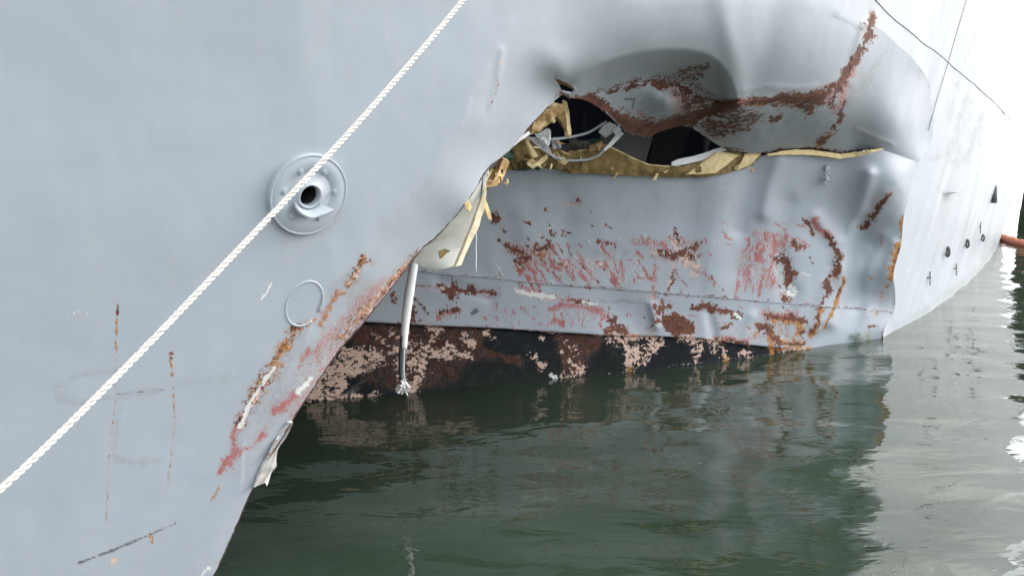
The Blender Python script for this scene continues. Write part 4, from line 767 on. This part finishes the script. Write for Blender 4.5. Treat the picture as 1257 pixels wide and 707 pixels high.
# small welded eye on the lower plate
def eye(px, py, t, r, n, name='pad_eye', parent=ship, leg=True):
    c = Pv(px, py, t) if t is not None else side_pt(px, py); n = Vector(n).normalized(); xx = n.cross(Vector((0, 0, 1))).normalized(); zz = xx.cross(n); bm = bmesh.new()
    k = 18; ring = [c+n*.03+(xx*math.cos(a)*.35+n*.25*math.cos(a))*r*2+zz*math.sin(a)*r*1.3 for a in np.linspace(0, 2*math.pi, k)]
    tube_bm(bm, ring, r*.36, 8, False)
    if leg: tube_bm(bm, [c+n*.02-zz*r*.9, c+n*.05-zz*r*2.2+xx*r*.7], r*.28, 6); tube_bm(bm, [c+n*.02-zz*r*1.0-xx*r*.3, c-zz*r*1.5-xx*r*.9], r*.25, 6)
    return bm_obj(name, bm, M_STEEL, parent, True)
eye(1013, 213, T_low(1013, 213)-.02, .062, (.3, -.9, 0))
# plate seams on the far side: raised weld lines
def bead(line, r, name='weld_seam', fn=None, mat=M_STEEL):
    q = densify(line, 6); tt = [0 if fn is T_side else fn(a, b) for a, b in q]
    bm = bmesh.new()
    tube_bm(bm, [side_pt(a, b, r*.3) for a, b in q] if fn is T_side else [Pv(a, b, t-.007) for (a, b), t in zip(q, tt)], [r]*len(q), 6); return bm_obj(name, bm, mat, ship, True)
M_SEAM = simple('weathered weld bead', (.38, .38, .38), (.50, .49, .48), 30, .7, .004, spots=((.22, .12, .08), .6))
T_side = 'side'
bead([(1074,0),(1100,25),(1130,50),(1165,77),(1200,107),(1230,135),(1256,164)], .0065, fn=T_side, mat=M_SEAM)
bead([(1188,-6),(1176,35),(1164,78),(1150,122),(1140,160)], .005, fn=T_side, mat=M_SEAM)
bead(SEAM[1:-1], .0045, fn=lambda a, b: T_low(a, b), mat=M_STEEL)
# small welded studs and scoops on the far side
def side_n(px, py):
    p = P(px, py, t_base(float(px), float(py))); s = Yh(p[0])[1]; return Vector((float(s), -1, 0)).normalized()
M_SDARK = simple('dark fitting paint', (.09, .095, .10), (.16, .16, .16), 20, .6, .002)
for (px, py, r) in [(1161,309,.055),(1185,299,.05),(1204,292,.045),(1218,283,.05),(1227,277,.05),(1233,270,.05)]:
    o = eye(px, py, None, r, side_n(px, py), 'draught_stud', leg=False); o.data.materials[0] = M_SDARK
for (px, py) in [(1140,341),(1172,330),(1203,279),(1236,231)]:
    c = side_pt(px, py); n = side_n(px, py); xx = n.cross(Vector((0, 0, 1))); bm = bmesh.new()
    tube_bm(bm, [c+n*.01+xx*.10+Vector((0, 0, .02)), c+n*.015-xx*.10], .010, 5); tube_bm(bm, [c+n*.02+Vector((0, 0, .10))+xx*.02, c+n*.02-Vector((0, 0, .12))-xx*.03], .008, 5); bm_obj('step_bar', bm, M_SDARK, ship, True)
for (px, py) in [(1219,239)]:
    n = side_n(px, py); c = side_pt(px, py); xx = n.cross(Vector((0, 0, 1))); bm = bmesh.new()
    tube_bm(bm, [c+Vector((0, 0, .22)), c+n*.02+Vector((0, 0, .16)), c+n*.02+Vector((0, 0, .0)), c+n*.03-Vector((0, 0, .16))], [.012, .03, .045, .05], 12); bm_obj('scoop', bm, M_SDARK, ship, True)

# ------------------------------------------------------------------ mooring rope
def rope_pt(s):
    ctl = np.array([(-330,860,2.0),(-150,722,2.25),(0,600.5,2.45),(144,461,2.66),(300,298.5,2.9),(397,196.5,3.08),(431,160,3.15),(500,83,3.3),(567,2,3.45),(700,-170,3.8),(850,-380,4.3)])
    u = np.r_[0, np.cumsum(np.hypot(*np.diff(ctl[:, :2], axis=0).T))]; return [np.interp(s*u[-1], u, ctl[:, k]) for k in range(3)]
sm = smooth_line([(-330,860,2.0),(-150,722,2.25),(0,600.5,2.45),(144,461,2.66),(300,298.5,2.9),(431,160,3.15),(567,2,3.45),(700,-170,3.8),(850,-380,4.3)], 40)
RP = P(np.array([q[0] for q in sm]), np.array([q[1] for q in sm]), np.array([q[2] for q in sm]))
Ls = np.r_[0, np.cumsum(np.linalg.norm(np.diff(RP, axis=0), axis=1))]; N = int(Ls[-1]/.0032); u = np.linspace(0, Ls[-1], N)
RC = np.stack([np.interp(u, Ls, RP[:, k]) for k in range(3)], 1)
tan = np.gradient(RC, axis=0); tan /= np.linalg.norm(tan, axis=1)[:, None]; up = np.array([0, -1.0, .2])
bx = np.cross(tan, up); bx /= np.linalg.norm(bx, axis=1)[:, None]; by = np.cross(tan, bx)
nr_ = NT('white twisted rope fibre'); fz = nr_.noise(1, 4, .6, vec=nr_.map((260, 260, 60)));
M_ROPE = nr_.done(nr_.mix(nr_.ss(fz, .35, .7), (.60, .57, .52), (.86, .83, .78)), .85, .1, nr_.bump(fz, .0015, .8))
rope = empty('mooring_rope', tuple(RC[N//2]), label='white twisted mooring rope stretched diagonally in front of the grey hull', category='rope')
for k in range(3):
    ph = 2*math.pi*k/3+u/.068*2*math.pi+.5*np.sin(u*3.1)+.25*np.sin(u*11+k); ce = RC+(bx*np.cos(ph)[:, None]+by*np.sin(ph)[:, None])*.0057; V = []; S = 8
    for j in range(S):
        a = 2*math.pi*j/S; V.append(ce+(bx*math.cos(a)+by*math.sin(a))*.0059)
    V = np.stack(V, 1).reshape(-1, 3)-RC[N//2]
    i = np.arange(N-1)[:, None]*S; j = np.arange(S)[None]; T = np.stack([i+j, i+(j+1) % S, i+S+(j+1) % S, i+S+j], -1).reshape(-1, 4)
    mesh_obj('strand', V, T, M_ROPE, rope)

# ------------------------------------------------------------------ orange boom, timber dolphin, far bank
boom = empty('containment_boom', tuple(P(1240, 297, 23.5)), label='orange floating boom lying on the water past the far end of the hull', category='boom')
M_ORANGE = simple('faded orange boom fabric', (.50, .13, .06), (.60, .24, .14), 6, .6, .01)
b0 = np.array([14.6, 24.6, .06]); b1 = np.array([13.4, 17.0, .05]); L0 = Vector(boom.location)
for k in range(9):
    a = b0+(b1-b0)*k/9; b = b0+(b1-b0)*(k+.93)/9; bm = bmesh.new()
    tube_bm(bm, [Vector(a+(b-a)*u)+Vector((.08*math.sin(k*2.1+u*2), 0, 0))-L0 for u in (0, .05, .3, .6, .95, 1)], [.05, .11, .13, .13, .11, .05], 10); bm_obj('float_section', bm, M_ORANGE, boom, True)
# bundle of old piles
M_PILE = simple('weedy tarred timber', (.035, .03, .025), (.14, .11, .09), 5, .9, .03, stretch=(1, 1, .3), spots=((.22, .17, .15), .6))
M_WEED = simple('weed on timber', (.03, .045, .02), (.07, .09, .04), 8, .9, .02)
pc_ = P(1274, 283, 2.5/(-ray(1274, 283)[2]))
dol = empty('mooring_dolphin', tuple(pc_), label='dark weedy timber pile cluster behind the far end of the hull', category='piling')
for k, (dx, dy, r, h) in enumerate([(0,0,.20,5.2),(.42,.3,.2,5.6),(-.15,.5,.17,4.8),(.7,-.1,.2,5.0)]):
    bm = bmesh.new(); tube_bm(bm, [(dx*(1-.06*z), dy*(1-.06*z), z) for z in np.linspace(-1, h, 14)], [r*(1+.10*mnoise.noise(Vector((z*2, k, 0)))) for z in np.linspace(-1, h, 14)], 12)
    bm_obj('pile', bm, M_PILE, dol, True)
    bm = bmesh.new(); tube_bm(bm, [(dx, dy, z) for z in np.linspace(-.2, .7, 6)], [r*1.1, r*1.12, r*1.14, r*1.1, r*1.08, r*1.02], 12); bm_obj('weed', bm, M_WEED, dol, True)

# ------------------------------------------------------------------ water
def axis(lo, hi, fine_lo, fine_hi, s, grow=1.12):
    a = list(np.arange(fine_lo, fine_hi, s)); st = s
    while a[-1] < hi: st *= grow; a.append(a[-1]+st)
    st = s
    while a[0] > lo: st *= grow; a.insert(0, a[0]-st)
    return np.array(a)
ax_ = axis(-900, 900, -2.6, 13, .035); yy = [3.2]; 
while yy[-1] < 30: yy.append(yy[-1]+max(.022, yy[-1]*.0052))
st = .2
while yy[-1] < 1500: st *= 1.15; yy.append(yy[-1]+st)
st = .05
while yy[0] > -300: st *= 1.3; yy.insert(0, yy[0]-st)
ay = np.array(yy); GX, GY = np.meshgrid(ax_, ay); Z = np.zeros_like(GX)
for k in range(70):
    lam = 10**rng.uniform(math.log10(.16), math.log10(2.2)); th_ = math.radians(90+rng.normal()*38); kx, ky = math.cos(th_), math.sin(th_)
    amp = .0024*lam**1.15*rng.uniform(.5, 1.3)*(.45 if lam < .4 else 1)
    dx = .25*np.sin(GY*1.3/lam*.3+k)+.2*np.sin(GX*.9/lam*.25+k*2)
    fd = np.clip(1-(GY*.0052)/(lam*.35), 0, 1)
    env = .55+.45*np.sin(GX*.8/max(lam, .5)+k*1.7)*np.sin(GY*.6/max(lam, .5)+k*2.9)
    Z += amp*np.sin(2*math.pi*((GX*kx+GY*ky)/lam+dx*.35)+k*1.1)*fd*env
Z *= np.exp(-np.maximum(np.abs(GX-5)-12, 0)/20)
nx, ny = len(ax_), len(ay); i = np.arange(ny-1)[:, None]*nx; j = np.arange(nx-1)[None]
T = np.stack([i+j, i+j+1, i+nx+j+1, i+nx+j], -1).reshape(-1, 4)
wn_ = NT('murky green harbour water')
n1 = wn_.noise(1, 3, .5, vec=wn_.map((1.6, 3.4, 1), (0, 0, .15)), dist=.6); n2 = wn_.noise(1, 2, .5, vec=wn_.map((7, 12, 1), (0, 0, -.2)), dist=.4)
nbw = wn_.bump(n1, .035, .36); nbw = wn_.bump(n2, .004, .25, nbw)
murk = wn_.mix(wn_.ss(wn_.noise(.35, 3, .5), .35, .65), (.019, .031, .019), (.027, .042, .027))
wn_.done(murk, .03, .5, nbw); wn_.b.inputs['IOR'].default_value = 1.55
me = bpy.data.meshes.new('water'); V = np.stack([GX, GY, Z], -1).reshape(-1, 3).astype(np.float32)
me.vertices.add(len(V)); me.vertices.foreach_set('co', V.ravel()); me.loops.add(T.size); me.loops.foreach_set('vertex_index', T.ravel().astype(np.int32))
me.polygons.add(len(T)); me.polygons.foreach_set('loop_start', np.arange(0, T.size, 4, dtype=np.int32)); me.polygons.foreach_set('loop_total', np.full(len(T), 4, np.int32))
me.update(calc_edges=True); me.polygons.foreach_set('use_smooth', [True]*len(T)); me.materials.append(wn_.m)
wat = bpy.data.objects.new('water', me); COL.objects.link(wat); wat['kind'] = 'structure'
